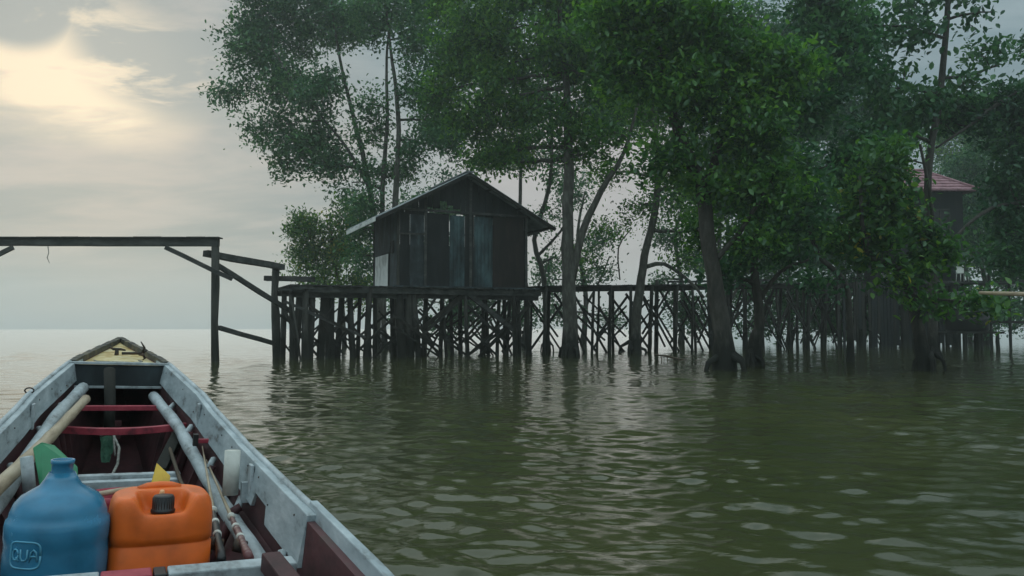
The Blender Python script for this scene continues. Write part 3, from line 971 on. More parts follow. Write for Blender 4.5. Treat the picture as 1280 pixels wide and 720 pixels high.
# window hole frame on the left wall
mb = MB()
for zz in (3.72, 4.12): mb.beam(W(-.03, .45, zz), W(-.03, .85, zz), .03, .04)
for dd in (.45, .85): mb.beam(W(-.03, dd, 3.72), W(-.03, dd, 4.12), .03, .04)
wf = mb.build('window', M['dark_wood'], hut)
MB().beam(W(-.028, .47, 3.92), W(-.028, .83, 3.92), .02, .36).build('shutter', M['panel_black'], wf, off=hut.location)
for s, d in [(0, 0), (HW, 0), (0, DP), (HW, DP), (1.0, -.03), (2.72, -.05)]:
    top = roof_z(s) - .08
    MB().beam(W(s, d - .02, ZD - .1), W(s, d - .02, top), .09, .09, n=4, jit=.006, rnd=rnd).build('corner_post' if s in (0, HW) else 'wall_stud', M['beam'] if s else M['post'], hut)
MB().beam(W(-.0, -.06, 5.22), W(5.0, -.06, 5.22), .06, .08, n=6, jit=.006, rnd=rnd).build('tie_beam', M['beam'], hut)
MB().beam(W(.0, DP, 4.8), W(5., DP, 4.8), .06, .08, n=6, jit=.006, rnd=rnd).build('tie_beam', M['beam'], hut)
MB().beam(W(.0, -.09, ZD + 1.9), W(1.0, -.09, ZD + 1.92), .03, .05).build('batten', M['post'], hut)
# gable boards, leaving slots above the wall
mb = MB()
s = .03
gaps = {3, 4}
i = 0
while s < 4.95:
    ww = rnd.uniform(.2, .3)
    z0 = 5.13 + rnd.uniform(-.05, .05)
    if s < .8: z0 = 5.05
    elif s < 2.1: z0 = 5.42 + rnd.uniform(-.16, .2)
    zt0, zt1 = roof_z(s) - .06, roof_z(s + ww) - .06
    if min(zt0, zt1) > z0 + .05:
        mb.add([W(s, -.02, z0), W(s + ww - .012, -.02, z0), W(s + ww - .012, -.02, zt1), W(s, -.02, zt0), W(s, .0, z0), W(s + ww - .012, .0, z0), W(s + ww - .012, .0, zt1), W(s, .0, zt0)],
               [(0, 1, 2, 3), (7, 6, 5, 4), (0, 4, 5, 1), (1, 5, 6, 2), (2, 6, 7, 3), (3, 7, 4, 0)])
    s += ww
    i += 1
mb.build('gable', M['panel_black'], hut)
# roof: two corrugated slopes
for sgn, nm in ((-1, 'l'), (1, 'r')):
    mb = MB()
    nd = 84
    sE = -.95 if sgn < 0 else 6.0
    rows = []
    for th in (0, .02):
        a_, b_ = [], []
        for i in range(nd + 1):
            d = -.55 + (DP + .95) * i / nd
            zz = .022 * math.sin(i * math.pi / 2) + th
            a_.append(W(2.5 - sgn * .0, d, PEAK + zz))
            b_.append(W(sE + (.0 if i % 14 < 7 else .05 * sgn), d, EAVE + zz - (.05 if 28 < i < 56 else 0)))
        rows.append((a_, b_))
    mb.grid([rows[0][0], rows[0][1]]); mb.grid([rows[1][0], rows[1][1]])
    mb.grid([rows[0][1], rows[1][1]])
    for e in (0, -1): mb.grid([[rows[0][0][e], rows[0][1][e]], [rows[1][0][e], rows[1][1][e]]])
    mb.build('roof_slope', M['zinc'], hut)
    MB().beam(W(sE, -.5, EAVE - .05), W(2.5, -.5, PEAK - .05), .05, .12).build('barge_board', M['dark_wood'], hut)
    for f in (.25, .6, .95):
        ss = 2.5 + (sE - 2.5) * f
        MB().beam(W(ss, -.5, PEAK + (EAVE - PEAK) * f - .07), W(ss, DP + .4, PEAK + (EAVE - PEAK) * f - .07), .06, .07).build('purlin', M['dark_wood'], hut)
o = MB().beam(W(-.98, -.55, EAVE - .04), W(-.98, DP + .45, EAVE - .08), .03, .16).build('fascia', M['panel_white'], hut)
o['label'] = 'pale eave board along the left roof edge'
MB().beam(W(2.5, -.57, PEAK + .03), W(2.5, DP + .5, PEAK + .03), .3, .03).build('ridge_cap', M['zinc'], hut)

# --- jetty going right and back
ja, jb = Vector((.75, 31.2, 0)), Vector((25.6, 46.0, 0))
jd = (jb - ja).normalized()
jn = Vector((-jd.y, jd.x, 0))
JL = (jb - ja).length


def J(s, d, z): return ja + jd * s + jn * d + ez * z


def jz(s): return 2.62 + (3.62 - 2.62) * s / JL


jet = thing('jetty', J(0, 0, 0), 'long dark timber walkway on crossed stilts running right from the hut', 'jetty')
mb = MB()
s = 0
while s < JL:
    ww = rnd.uniform(.13, .2)
    mb.beam(J(s, -.7 + rnd.uniform(-.08, .08), jz(s) + rnd.uniform(-.01, .015)), J(s, .7 + rnd.uniform(-.08, .08), jz(s)), ww - .015, .04)
    s += ww
mb.build('deck', M['beam'], jet)
for d in (-.55, .55):
    for k in range(6):
        s0, s1 = JL * k / 6, JL * (k + 1) / 6 + .3
        MB().beam(J(s0, d, jz(s0) - .12), J(s1, d + .01, jz(s1) - .12), .09, .17, n=3, jit=.01, rnd=rnd).build('bearer', M['dark_wood'], jet)
s = .3
side = 0
cnt = 0
while s < JL - .2:
    for d in (-.55, .6):
        r = rnd.uniform(.045, .11)
        p = J(s + rnd.uniform(-.15, .15), d, 0)
        post(MB(), p, None, jz(s) - .04 + (rnd.uniform(.1, .35) if rnd.random() < .12 else 0), r, lean=.05).build('stilt', M['dark_wood'] if rnd.random() < .7 else M['post'], jet)
        cnt += 1
    s += rnd.uniform(.8, 1.4)
s = .2
while s < JL - 2:
    for k in range(3):
        d = rnd.choice((-.64, .68, 0, -.3))
        up = rnd.random() < .5
        ln = rnd.uniform(1.1, 2.3)
        z0, z1 = rnd.uniform(-.3, .9), jz(s) - rnd.uniform(.1, .9)
        if up: z0, z1 = z1, z0
        MB().beam(J(s, d, z0), J(s + ln, d + .05, z1), (.05), rnd.uniform(.05, .10), n=3, jit=.012, rnd=rnd).build('brace', M['dark_wood'], jet)
    s += rnd.uniform(.7, 1.0)
s = 6
MB().beam(J(6.5, -.62, jz(6.5) + .13), J(13, -.62, jz(13) + .17), .07, .09, n=6, jit=.02, rnd=rnd).build('kerb_rail', M['beam'], jet)

# --- dark boarded jetty side, right of the biggest trunk
scr = thing('board_screen', J(17.6, -1.0, 0), 'long row of dark upright boards closing the jetty side on the right', 'board fence')
mb = MB()
s = 17.2
k = 0
while s < JL - 1.2:
    ww = rnd.uniform(.16, .3)
    if rnd.random() < .8:
        z0 = rnd.uniform(.3, 1.0) if rnd.random() < .3 else rnd.uniform(-.3, .2)
        MB().beam(J(s + ww / 2, -.82, z0), J(s + ww / 2 + rnd.uniform(-.05, .05), -.82, jz(s) + rnd.uniform(-.08, .12)), ww * .85, .03, up=jn, rnd=rnd).build('board', M['panel_black'] if rnd.random() < .6 else M['dark_wood'], scr)
    s += ww
for zz in (.55, .12): MB().beam(J(17.1, -.77, jz(17.1) - zz), J(JL - 1.1, -.77, jz(JL) - zz), .05, .09, n=4, jit=.01, rnd=rnd).build('rail', M['dark_wood'], scr)

# --- red roofed stilt house at right
HY = 43
hp = G(1160, HY, 0)
house = thing('stilt_house', hp, 'dark wooden stilt house with faded red tiled hip roof half hidden by leaves', 'house')


def HX(px): return (px - 640) / F * HY


def HZ(py): return P(1200, py, HY).z


x0, x1 = HX(1122), HX(1207)
zf, ze, zp = HZ(352), HZ(240), HZ(205)
MB().box(((x0 + x1) / 2, HY + 2, (zf + ze) / 2), (x1 - x0, 4, ze - zf)).build('wall', M['panel_black'], house)
MB().box(((x0 + x1) / 2, HY + 1.6, zf - .1), (x1 - x0 + .8, 5.6, .16)).build('floor', M['beam'], house)
for k in range(4):
    for d in (-1.0, 1.5, 4.2):
        p = Vector((x0 - .2 + (x1 - x0 + .4) * k / 3, HY + d, 0))
        post(MB(), p, None, zf - .15, .11, lean=.01).build('stilt', M['dark_wood'], house)
mb = MB()
ax0, ax1, ay0, ay1 = x0 - .5, x1 + .5, HY - .6, HY + 4.6
rx0, rx1, ry = (ax0 + 1.6), (ax1 - 1.6), (ay0 + ay1) / 2
NR = 7
for k in range(NR):
    u0, u1 = k / NR, (k + 1) / NR + .012
    def rect(u, dz):
        return [Vector((ax0 + (rx0 - ax0) * u, ay0 + (ry - ay0) * u, ze + (zp - ze) * u + dz)), Vector((ax1 + (rx1 - ax1) * u, ay0 + (ry - ay0) * u, ze + (zp - ze) * u + dz)),
                Vector((ax1 + (rx1 - ax1) * u, ay1 + (ry - ay1) * u, ze + (zp - ze) * u + dz)), Vector((ax0 + (rx0 - ax0) * u, ay1 + (ry - ay1) * u, ze + (zp - ze) * u + dz))]
    A, Bq = rect(u0, .09), rect(min(u1, 1), .02)
    A0 = rect(u0, -.02)
    # scalloped lower edge
    mb.grid([A + [A[0]], Bq + [Bq[0]]])
    mb.grid([A0 + [A0[0]], A + [A[0]]])
mb.build('roof', M['red_tile'], house)
mb = MB()
for (p0, p1) in (((ax0, ay0, ze + .08), (rx0, ry, zp + .05)), ((ax1, ay0, ze + .08), (rx1, ry, zp + .05)), ((rx0, ry, zp + .06), (rx1, ry, zp + .06))):
    mb.tube([p0, p1], .08, 6)
mb.build('ridge_tiles', M['red_tile'], house)
mb = MB()
wx = HX(1178)
fr = MB()
for zz in (HZ(300), HZ(262)): fr.beam((wx - .5, HY - .04, zz), (wx + .5, HY - .04, zz), .05, .08)
for xx in (wx - .5, wx, wx + .5): fr.beam((xx, HY - .04, HZ(300)), (xx, HY - .04, HZ(262)), .05, .06)
wd = fr.build('window', M['beam'], house)
MB().box((wx, HY - .012, (HZ(300) + HZ(262)) / 2), (1.0, .02, HZ(262) - HZ(300))).build('pane', M['black'], wd, off=house.location)
MB().beam((HX(1160), HY - .9, HZ(322)), (HX(1200), HY - .9, HZ(320)), .5, .05).build('awning', M['red_tile'], house)
MB().beam((HX(1150), HY - .55, HZ(334)), (HX(1198), HY - .55, HZ(334)), .04, .7, rnd=rnd).build('veranda_panel', M['panel_grey'], house)

# veranda frame at the right edge
vf = thing('veranda_rail', G(1210, 41, 0), 'thin dark post and rail frame on stilts beside the house, right edge', 'railing')
for px in (1204, 1238, 1262, 1290):
    post(MB(), G(px, 41, 0), None, P(px, 316, 41).z, .07, lean=.008).build('post', M['dark_wood'], vf)
for py in (316, 352, 402):
    MB().beam(P(1200, py, 40.9), P(1300, py + 1, 40.9), .08, .13, n=4, jit=.012, rnd=rnd).build('rail', M['dark_wood'], vf)
# dark tank on its own little stand
tk = thing('water_tank', G(1208, 38, .9), 'big dark round shouldered tank on a low stand beneath the house', 'tank')
rr = 25 / F * 38
zb, zt2 = .85, P(1208, 364, 38).z
c = G(1208, 38, 0)
MB().lathe([(rr * .9, zb), (rr * .98, zb + .08), (rr, zb + .5), (rr * 1.02, zb + .55), (rr, zb + .6), (rr, zt2 - .35), (rr * 1.02, zt2 - .3), (rr * .98, zt2 - .15), (rr * .8, zt2 - .04), (rr * .3, zt2)], 28, c).build('tank_body', M['black'], tk)
MB().lathe([(.22, zt2 - .02), (.24, zt2 + .03), (.22, zt2 + .08), (.05, zt2 + .1)], 16, c).build('lid', M['black'], tk)
ts = thing('tank_stand', G(1208, 38, 0), 'low timber stand in the water under the dark tank', 'stand')
MB().box((c.x, c.y, .8), (2.2, 2.2, .1)).build('top_boards', M['dark_wood'], ts)
for qx in (-.9, 0, .9):
    for qy in (-.9, .9): post(MB(), Vector((c.x + qx, c.y + qy, 0)), None, .76, .09, lean=.01).build('leg', M['dark_wood'], ts)
# small white chair on the veranda and pale tub, seen between leaves
c = P(1203, 352, 40.6)
ch = thing('plastic_chair', c, 'small white plastic chair glimpsed at the veranda rail', 'chair')
MB().box(c + Vector((0, 0, .42)), (.42, .42, .04)).build('seat', M['pvc'], ch, bevel=.01)
MB().box(c + Vector((0, .2, .68)), (.40, .035, .46)).build('backrest', M['pvc'], ch, bevel=.01)
for qx in (-.18, .18):
    for qy in (-.18, .18): MB().tube([c + Vector((qx * 1.15, qy * 1.15, 0)), c + Vector((qx, qy, .41))], .022, 6).build('leg', M['pvc'], ch)
vd = MB().box(c + Vector((1.5, .3, -.06)), (4.6, 1.6, .08)).build('deck', M['beam'], vf)

def jar_tub(px, py, s, label):
    q = J(s, 0, jz(s) + .03)
    o = MB().lathe([(.24, 0), (.30, .05), (.34, .45), (.36, .46), (.36, .50), (.30, .50), (.27, .12), (.05, .1)], 20, (0, 0, 0)).build('tub', M['pvc'])
    o.location = q
    tag(o, label, 'tub')
jar_tub(1100, 350, 22.6, 'pale round tub standing on the jetty deck at the right')

# bamboo pole reaching in from the right
a, b = P(1225, 366, 9.5), P(1320, 369, 8.2)
pole = thing('bamboo_pole', G(1310, 8.3, 0), 'pale bamboo pole jutting in horizontally from the right edge, tied to a stake', 'pole')
MB().tube([a, a.lerp(b, .4), b, b + (b - a) * .6], [.02, .024, .027, .03], 8).build('cane', M['bamboo'], pole)
q = b + (b - a) * .3
MB().tube([(q.x, q.y + .05, -1), (q.x + .02, q.y + .05, q.z + .25)], [.05, .04], 8).build('stake', M['post'], pole)
# drifting twig
o = MB()
a = P(818, 446, 26)
pts = [Vector((a.x + dx, 26 - dx * .35, z)) for dx, z in ((0, .16), (.35, .12), (.75, .03), (1.1, -.03))]
o.tube(pts, [.02, .035, .04, .03], 6)
for dx, z in ((.2, -.05), (.38, -.08), (.55, -.05), (.72, -.05)): o.tube([(a.x + dx, 26 - dx * .35, .11), (a.x + dx + .03, 26 - dx * .35 - .1, z - .1)], [.018, .012], 5)
tag(o.build('driftwood', M['deadwood']), 'thin forked dead branch poking out of the water left of the biggest trunk', 'branch')

#@BOAT
YAW, ROLL = R(26.4), R(2.4)
bm = Matrix.Rotation(YAW, 4, 'Z') @ Matrix.Rotation(ROLL, 4, 'Y')
bmi = bm.inverted()


def BL(px, py, u):
    d = bmi.to_3x3() @ ray(px, py)
    o_ = bmi @ Vector((0, 0, H))
    t_ = (u - o_.y) / d.y
    return o_ + d * t_


boat = thing('wooden_boat', (0, 0, 0), 'open grey and maroon wooden boat in the foreground, bow pointing at the river', 'boat', rot=(0, ROLL, YAW))
PU = [-1.2, .0, 1.2, 1.63, 2.34, 3.36, 4.2, 5.2, 5.8, 6.32]
PWD = [.33, .40, .445, .468, .478, .434, .356, .242, .13, .012]
ZU = [-1.2, 1.0, 2.4, 3.3, 3.9, 4.2, 5.1, 5.75, 6.32]
ZZ = [.56, .54, .552, .600, .675, .725, .828, .888, .95]


def hw(u): return float(np.interp(u, PU, PWD))
def sz(u): return float(np.interp(u, ZU, ZZ))


def bobj(mb, name, mat, bevel=0, parent=None):
    return mb.build(name, M[mat], parent or boat, off=(0, 0, 0), bevel=bevel)


# hull shell
us = [-1.2 + (6.30 + 1.2) * i / 60 for i in range(61)]


def floor_z(u): return .17 + max(0, u - 4.2) ** 2 * .14


rows = []
for u in us:
    wd, z = hw(u), sz(u)
    kz = -.12 + max(0, u - 4.6) ** 2 * .36
    kz = min(kz, z - .03)
    fz = min(floor_z(u), z - .02)
    ch = wd * .70
    fch = max(wd * .64 - .02, 0)
    q = []
    pr = [(wd, z - .004), (max(wd - .012, wd * .8), z - .18 if z - .18 > kz else z - .02), (ch, kz + (z - kz) * .28), (ch * .5, kz + .04), (0, kz)]
    for a_, b_ in pr: q.append((a_, u, b_))
    for a_, b_ in reversed(pr[:-1]): q.append((-a_, u, b_))
    ti = min(.022, wd * .4)
    ir = [(-(wd - ti), z - .004), (-(wd - .012 - ti), z - .18 if z - .18 > fz else z - .015), (-fch, fz), (0, fz), (fch, fz), (wd - .012 - ti, z - .18 if z - .18 > fz else z - .015), (wd - ti, z - .004)]
    for a_, b_ in ir: q.append((a_, u, b_))
    rows.append([Vector(p) for p in q])
mb = MB()
mb.grid(rows, smooth=False, closed=True)
mb.add(rows[0], [tuple(range(len(rows[0])))])
bobj(mb, 'hull', 'maroon')


def plank(u0, u1, side, top, hgt, out, th, n=30, bot=None):
    mb = MB()
    rows = []
    for i in range(n + 1):
        u = u0 + (u1 - u0) * i / n
        wd = hw(u) + out
        zt_ = sz(u) + top
        hh = hgt(u) if callable(hgt) else hgt
        rows.append([Vector((side * (wd), u, zt_)), Vector((side * (wd * 1 - th), u, zt_)), Vector((side * (wd - th - hh * .16), u, zt_ - hh)), Vector((side * (wd - hh * .16), u, zt_ - hh))])
    mb.grid(rows, closed=True)
    mb.add(rows[0], [(0, 1, 2, 3)]); mb.add(rows[-1], [(3, 2, 1, 0)])
    return mb


def jag(u):
    h_ = float(np.interp(u, [2.2, 3.4, 5], [.135, .125, .108])) + .006 * math.sin(u * 3)
    if 2.66 < u < 2.86: h_ -= .05
    return h_


bobj(plank(2.2, 5.32, 1, .012, jag, .008, .03, 110), 'gunwale_plank', 'paint', .003)
bobj(plank(1.2, 5.32, -1, .012, lambda u: .10, .008, .03, 60), 'gunwale_plank', 'paint', .003)
o = bobj(plank(-1.2, 2.30, 1, .030, .085, .026, .022, 40), 'gunwale_plank', 'paint', .003)
o['label'] = 'raised rear gunwale board, right side'
bobj(plank(-1.2, 1.15, -1, .03, .10, .01, .025, 20), 'gunwale_plank', 'paint', .003)
# pale rub strip along outer top edge
for sd, u0 in ((1, 2.22), (-1, -1.2)):
    pts = [(sd * (hw(u0 + (5.3 - u0) * i / 40) + .012), u0 + (5.3 - u0) * i / 40, sz(u0 + (5.3 - u0) * i / 40) + .012) for i in range(41)]
    bobj(MB().tube(pts, .012, 6), 'rub_strip', 'paint_pale')
# inner rails
def rail(side, u0, u1, dw, dz, r, mat, name):
    pts, rs = [], []
    for i in range(25):
        u = u0 + (u1 - u0) * i / 24
        pts.append((side * (hw(u) - dw), u, sz(u) - dz - .035 * min(1, max(0, (4.4 - u) / 1.2)))); rs.append(r * (1 + .06 * math.sin(i * 1.7)))
    return bobj(MB().tube(pts, rs, 10), name, mat)


rail(1, 2.05, 5.0, .085, .150, .028, 'paint_pale', 'inner_rail')
rail(-1, 1.6, 5.0, .088, .105, .030, 'paint_pale', 'inner_rail')
# ribs between hull and rail
for sd in (1, -1):
    for u in (1.7, 2.3, 2.95, 3.55, 4.1, 4.6):
        wd = hw(u)
        bobj(MB().tube([(sd * (wd - .075), u, sz(u) - .15), (sd * (wd * .93 - .022), u + .05, sz(u) - .12), ], .014, 6), 'spacer', 'paint_pale')
        bobj(MB().tube([(sd * (wd * .93 - .03), u, sz(u) - .14), (sd * (wd * .82), u, (sz(u) + .2) / 2 + .04), (sd * (wd * .62), u, floor_z(u) + .01)], [.016, .018, .018], 6), 'rib', 'maroon')
# bow deck with raised rim, deck beam
us2 = [5.16 + (6.27 - 5.16) * i / 14 for i in range(15)]
mb = MB()
for dz, flip in ((-.012, 0), (-.035, 1)):
    mb.grid([[Vector((-hw(u) + .004, u, sz(u) + dz)), Vector((0, u, sz(u) + dz + .012)), Vector((hw(u) - .004, u, sz(u) + dz))] for u in us2])
bobj(mb, 'bow_deck', 'deck_yellow')
for sd in (1, -1):
    pts = [Vector((sd * max(hw(u) - .004, 0), u, sz(u) + .006)) for u in us2] + [Vector((0, 6.33, sz(6.32) + .01))]
    mb = MB()
    for i in range(len(pts) - 1): mb.beam(pts[i], pts[i + 1] + (pts[i + 1] - pts[i]) * .04, .035, .035 + .004 * (i % 3))
    bobj(mb, 'deck_rim', 'rim')
bobj(MB().box((0, 5.13, sz(5.13) - .055), (hw(5.13) * 2 - .02, .035, .115)), 'deck_beam', 'panel_grey', .003)
bobj(MB().box((0, 5.125, sz(5.13) + .012), (hw(5.13) * 2 + .01, .05, .014)), 'beam_cap', 'paint_pale', .002)
bobj(MB().box((0, 5.11, sz(5.13) - .122), (hw(5.13) * 2 - .05, .03, .014)), 'beam_cap', 'paint_pale', .002)
bobj(MB().beam((0, 6.28, .97), (0, 6.33, .2), .03, .03), 'stem_post', 'rim')
bobj(MB().box((0, 5.0, .48), (.05, .04, .1)), 'mast_step', 'maroon')
# short mast stub in front of the deck beam
p0, p1 = BL(137, 462, 5.02), BL(136, 553, 4.75)
bobj(MB().tube([p1, p1.lerp(p0, .5) + Vector((.004, 0, 0)), p0], [.026, .028, .03], 10, wob=.03, rnd=rnd), 'mast_stub', 'dark_wood')
# thwarts
def thwart(u, z, drop, name, mat, h_=.03, d_=.05):
    wd = hw(u) * .95
    n_ = 8
    pts = [Vector((wd * (2 * i / n_ - 1), u, z - drop * (1 - (2 * i / n_ - 1) ** 2))) for i in range(n_ + 1)]
    mb = MB()
    rows = []
    for p in pts: rows.append([p + Vector((0, -d_ / 2, h_ / 2)), p + Vector((0, d_ / 2, h_ / 2)), p + Vector((0, d_ / 2, -h_ / 2)), p + Vector((0, -d_ / 2, -h_ / 2))])
    mb.grid(rows, closed=True)
    return bobj(mb, name, mat, .002)


thwart(4.75, BL(146, 510, 4.75).z, 0, 'thwart', 'red', .025)
thwart(4.35, BL(146, 538, 4.35).z + .02, .025, 'thwart', 'red', .032)
# foreground cross beam : pale, red, pale
uc = 2.08
zc_ = BL(240, 716, uc).z
for a_, b_, mt in ((-.46, BL(124, 716, uc).x, 'paint_pale'), (BL(124, 716, uc).x + .003, BL(190, 716, uc).x, 'red'), (BL(190, 716, uc).x + .003, BL(208, 716, uc).x, 'black'), (BL(208, 716, uc).x + .003, .40, 'paint_pale')):
    o = bobj(MB().box(((a_ + b_) / 2, uc, zc_ - .01), (b_ - a_, .07, .045)), 'cross_beam', mt, .004)
# pale beam of planks lower down between the legs
uq = 3.75
for k, (py, dz) in enumerate(((597, 0), (605, 0))):
    q = BL(146, py, uq - k * .06)
    bobj(MB().box((0, uq - k * .06, q.z), (hw(uq) * 1.25, .05, .03)), 'cross_board', 'paint_pale', .003)
# floor boards
for k in range(5):
    bobj(MB().box((-.22 + .11 * k, 2.4, .182 + .003 * (k % 2)), (.1, 3.6, .016)), 'floor_board', 'floor')
mb = MB()
r6 = random.Random(31)
for sd in (1, -1):
    u = 2.35
    while u < 5.0:
        for dz in (r6.choice((.03, .075)),):
            wi = hw(u) + .008 - .03 - dz * .16
            mb.tube([(sd * (wi - .003), u, sz(u) + .012 - dz), (sd * (wi + .004), u, sz(u) + .012 - dz)], .0032, 6)
        u += r6.uniform(.14, .5)
bobj(mb, 'nails', 'iron')
for sd in (1, -1):       # butt straps inside the planks
    for u in (2.95, 4.05):
        wi = hw(u) + .008 - .03
        bobj(MB().box((sd * (wi - .012), u, sz(u) - .05), (.012, .05, .11)), 'butt_strap', 'paint_pale', .002)
# grubby frames standing up the inside of the hull
for u in (3.3, 3.8, 4.3, 4.7):
    for sd in (1, -1):
        bobj(MB().beam((sd * (hw(u) * .60), u, floor_z(u) + .02), (sd * (hw(u) - .05), u, sz(u) - .17), .03, .035, up=(0, 1, 0)), 'frame', 'maroon')
    bobj(MB().box((0, u, floor_z(u) + .012), (hw(u) * 1.2, .035, .03)), 'frame', 'maroon')
# post block on the right, bracket, red block
a_, b_ = BL(291, 563, 3.0), BL(290, 618, 3.0)
c_ = (a_ + b_) / 2
bobj(MB().tube([b_ + Vector((-.006, 0, 0)), a_], [.027, .027], 14, smooth=True), 'pipe_stanchion', 'pvc')
bobj(MB().box((c_.x + .05, 2.98, b_.z + .01), (.04, .03, .07)), 'stanchion_bracket', 'paint')
q = BL(258, 551, 3.78)
bobj(MB().box(q, (.10, .03, .018)), 'bracket', 'red', .003)
bobj(MB().box(q + Vector((-.045, 0, .005)), (.02, .04, .05)), 'bracket_knob', 'black')
q = BL(343, 712, 1.98)
bobj(MB().beam(q + Vector((.0, .06, .005)), q + Vector((.03, -.35, -.02)), .045, .045), 'rail_foot', 'maroon', .004)
# left stub
q = BL(36, 590, 3.1)
bobj(MB().tube([q + Vector((-.01, 0, .05)), q + Vector((.006, 0, -.06))], .02, 8), 'stub', 'paint_pale')
q = BL(205, 572, 4.0)
bobj(MB().beam(BL(222, 545, 4.25), BL(200, 590, 3.9), .05, .04), 'leaning_strut', 'dark_wood')
# ring on left gunwale
q = Vector((-hw(4.2) - .012, 4.2, sz(4.2) + .02))
pts = [q + Vector((.018 * math.cos(t_), 0, .012 * math.sin(t_) + .006)) for t_ in [i * math.pi / 6 for i in range(13)]]
bobj(MB().tube(pts, .0035, 6), 'gunwale_ring', 'iron')


def bthing(name, loc, label, cat, rotz=0, group=None):
    mw = bm @ Matrix.Translation(loc) @ Matrix.Rotation(rotz, 4, 'Z')
    o = link(bpy.data.objects.new(name, None))
    o.empty_display_size = .05
    o.matrix_world = mw
    return tag(o, label, cat, group)


def bsingle(mb, name, mat, loc, label, cat, bevel=0):
    o = mb.build(name, M[mat], None, off=loc, bevel=bevel)
    o.matrix_world = bm @ Matrix.Translation(loc)
    return tag(o, label, cat)


def zero(mb, name, mat, parent, bevel=0):
    return mb.build(name, M[mat], parent, off=(0, 0, 0), bevel=bevel)


# --- blue water jug
FLZ = .192
jc = BL(74, 640, 2.41)
jug = bthing('water_jug', (jc.x, 2.41, FLZ), 'large blue plastic water jug with open neck, left of the orange can in the boat', 'water jug', rotz=R(16))
r0 = .121
zt_ = BL(80, 574, 2.41).z - FLZ
zs = BL(73, 652, 2.41).z - FLZ     # shoulder ridge height
prof = [(.10, 0), (r0 * .94, .006), (r0, .03), (r0, .09), (r0 * .975, .10), (r0 * .975, .115), (r0, .125), (r0, zs - .075), (r0 * .985, zs - .06), (r0 * .985, zs - .045), (r0, zs - .035),
        (r0 * 1.005, zs - .005), (r0 * .985, zs + .012), (r0 * .935, zs + .018), (r0 * .925, zs + .030), (r0 * .86, zs + .052), (r0 * .74, zs + .070), (r0 * .56, zs + .084), (r0 * .41, zs + .095), (r0 * .33, zs + .110), (r0 * .25, zs + .128),
        (r0 * .225, zt_ - .055), (r0 * .235, zt_ - .050), (r0 * .235, zt_ - .044), (r0 * .21, zt_ - .04), (r0 * .21, zt_ - .012), (r0 * .232, zt_ - .010), (r0 * .232, zt_), (r0 * .19, zt_), (r0 * .175, zt_ - .01),
        (r0 * .175, zs + .125), (r0 * .36, zs + .085), (r0 * .84, zs + .02), (r0 * .93, zs - .03), (r0 * .96, .05), (r0 * .9, .014), (.02, .012)]
prof = [(a_, max(b_, 0)) for a_, b_ in prof]
zero(MB().lathe(prof, 56), 'jug_body', 'blue', jug)
# raised frame and letters wrapped on the jug surface


def wrap(x, z, a0, rr=None):
    rr = rr or (r0 - .0003)
    a_ = a0 + x / r0
    return Vector((rr * math.cos(a_), rr * math.sin(a_), z))


A0 = math.atan2(-(2.41), -jc.x) - R(16) - R(36)      # turned to the viewer's left side
zl = BL(20, 690, 2.35).z - FLZ


def stroke(mb, pts, w_=.0042):
    mb.tube([wrap(x_, zl + z_, A0) for x_, z_ in pts], w_, 6)


mb = MB()
hw_, hh_ = .040, .032
fr = []
for t_ in range(0, 33):
    an = 2 * math.pi * t_ / 32
    ca, sa = math.cos(an), math.sin(an)
    fr.append((hw_ * math.copysign(abs(ca) ** .45, ca), hh_ * math.copysign(abs(sa) ** .45, sa)))
stroke(mb, fr, .0026)
zero(mb, 'mark_frame', 'blue_mark', jug)
mb = MB()
def Q_(x): stroke(mb, [(x - .009 + .009 + .009 * math.cos(i * math.pi / 6), .013 * math.sin(i * math.pi / 6)) for i in range(13)], .0022); stroke(mb, [(x + .002, -.006), (x + .010, -.015)], .0022)
def U_(x): stroke(mb, [(x - .009, .014), (x - .009, -.006), (x - .004, -.013), (x + .004, -.013), (x + .009, -.006), (x + .009, .014)], .0022)
def A_(x): stroke(mb, [(x - .009, -.014), (x - .006, .008), (x, .014), (x + .006, .008), (x + .009, -.014)], .0022); stroke(mb, [(x - .007, -.002), (x + .007, -.002)], .0022)
Q_(-.024); U_(0); A_(.024)
zero(mb, 'mark_letters', 'blue_mark', jug)

# --- orange jerry can
oc = BL(201, 640, 2.47)
jz_top = BL(201, 611, 2.50).z - FLZ
can = bthing('jerry_can', (oc.x, 2.47, FLZ), 'bright orange plastic jerry can with black screw cap in the boat', 'jerry can', rotz=math.atan2(-oc.x, 2.47) * -1 + R(20))
can.matrix_world = bm @ Matrix.Translation((oc.x, 2.47, FLZ)) @ Matrix.Rotation(R(3), 4, 'Z')
a_x, a_y = .131, .102


def sup(t_, ax_, ay_, e=.42):
    c_, s_ = math.cos(t_), math.sin(t_)
    return ax_ * math.copysign(abs(c_) ** e, c_), ay_ * math.copysign(abs(s_) ** e, s_)


NA = 96
rows = []
def ring(f, z, dent=True):
    r_ = []
    for j in range(NA):
        x_, y_ = sup(2 * math.pi * j / NA, a_x * f, a_y * f)
        r_.append((x_, y_, z))
    return r_


for z, f in [(0, .90), (.008, .97), (.03, 1), (.10, 1.0), (jz_top - .134, 1.0), (jz_top - .129, .965), (jz_top - .124, .965), (jz_top - .120, 1.0), (jz_top - .10, 1.0), (jz_top - .06, .995), (jz_top - .04, .985), (jz_top - .022, .965), (jz_top - .010, .935), (jz_top - .003, .90), (jz_top, .86)]:
    rows.append(ring(f, z))
for k in range(1, 26):
    rows.append(ring(.86 * (1 - k / 26) + .001, jz_top))


def smooth(a_, b_, x_):
    t_ = min(1, max(0, (x_ - a_) / (b_ - a_)))
    return t_ * t_ * (3 - 2 * t_)


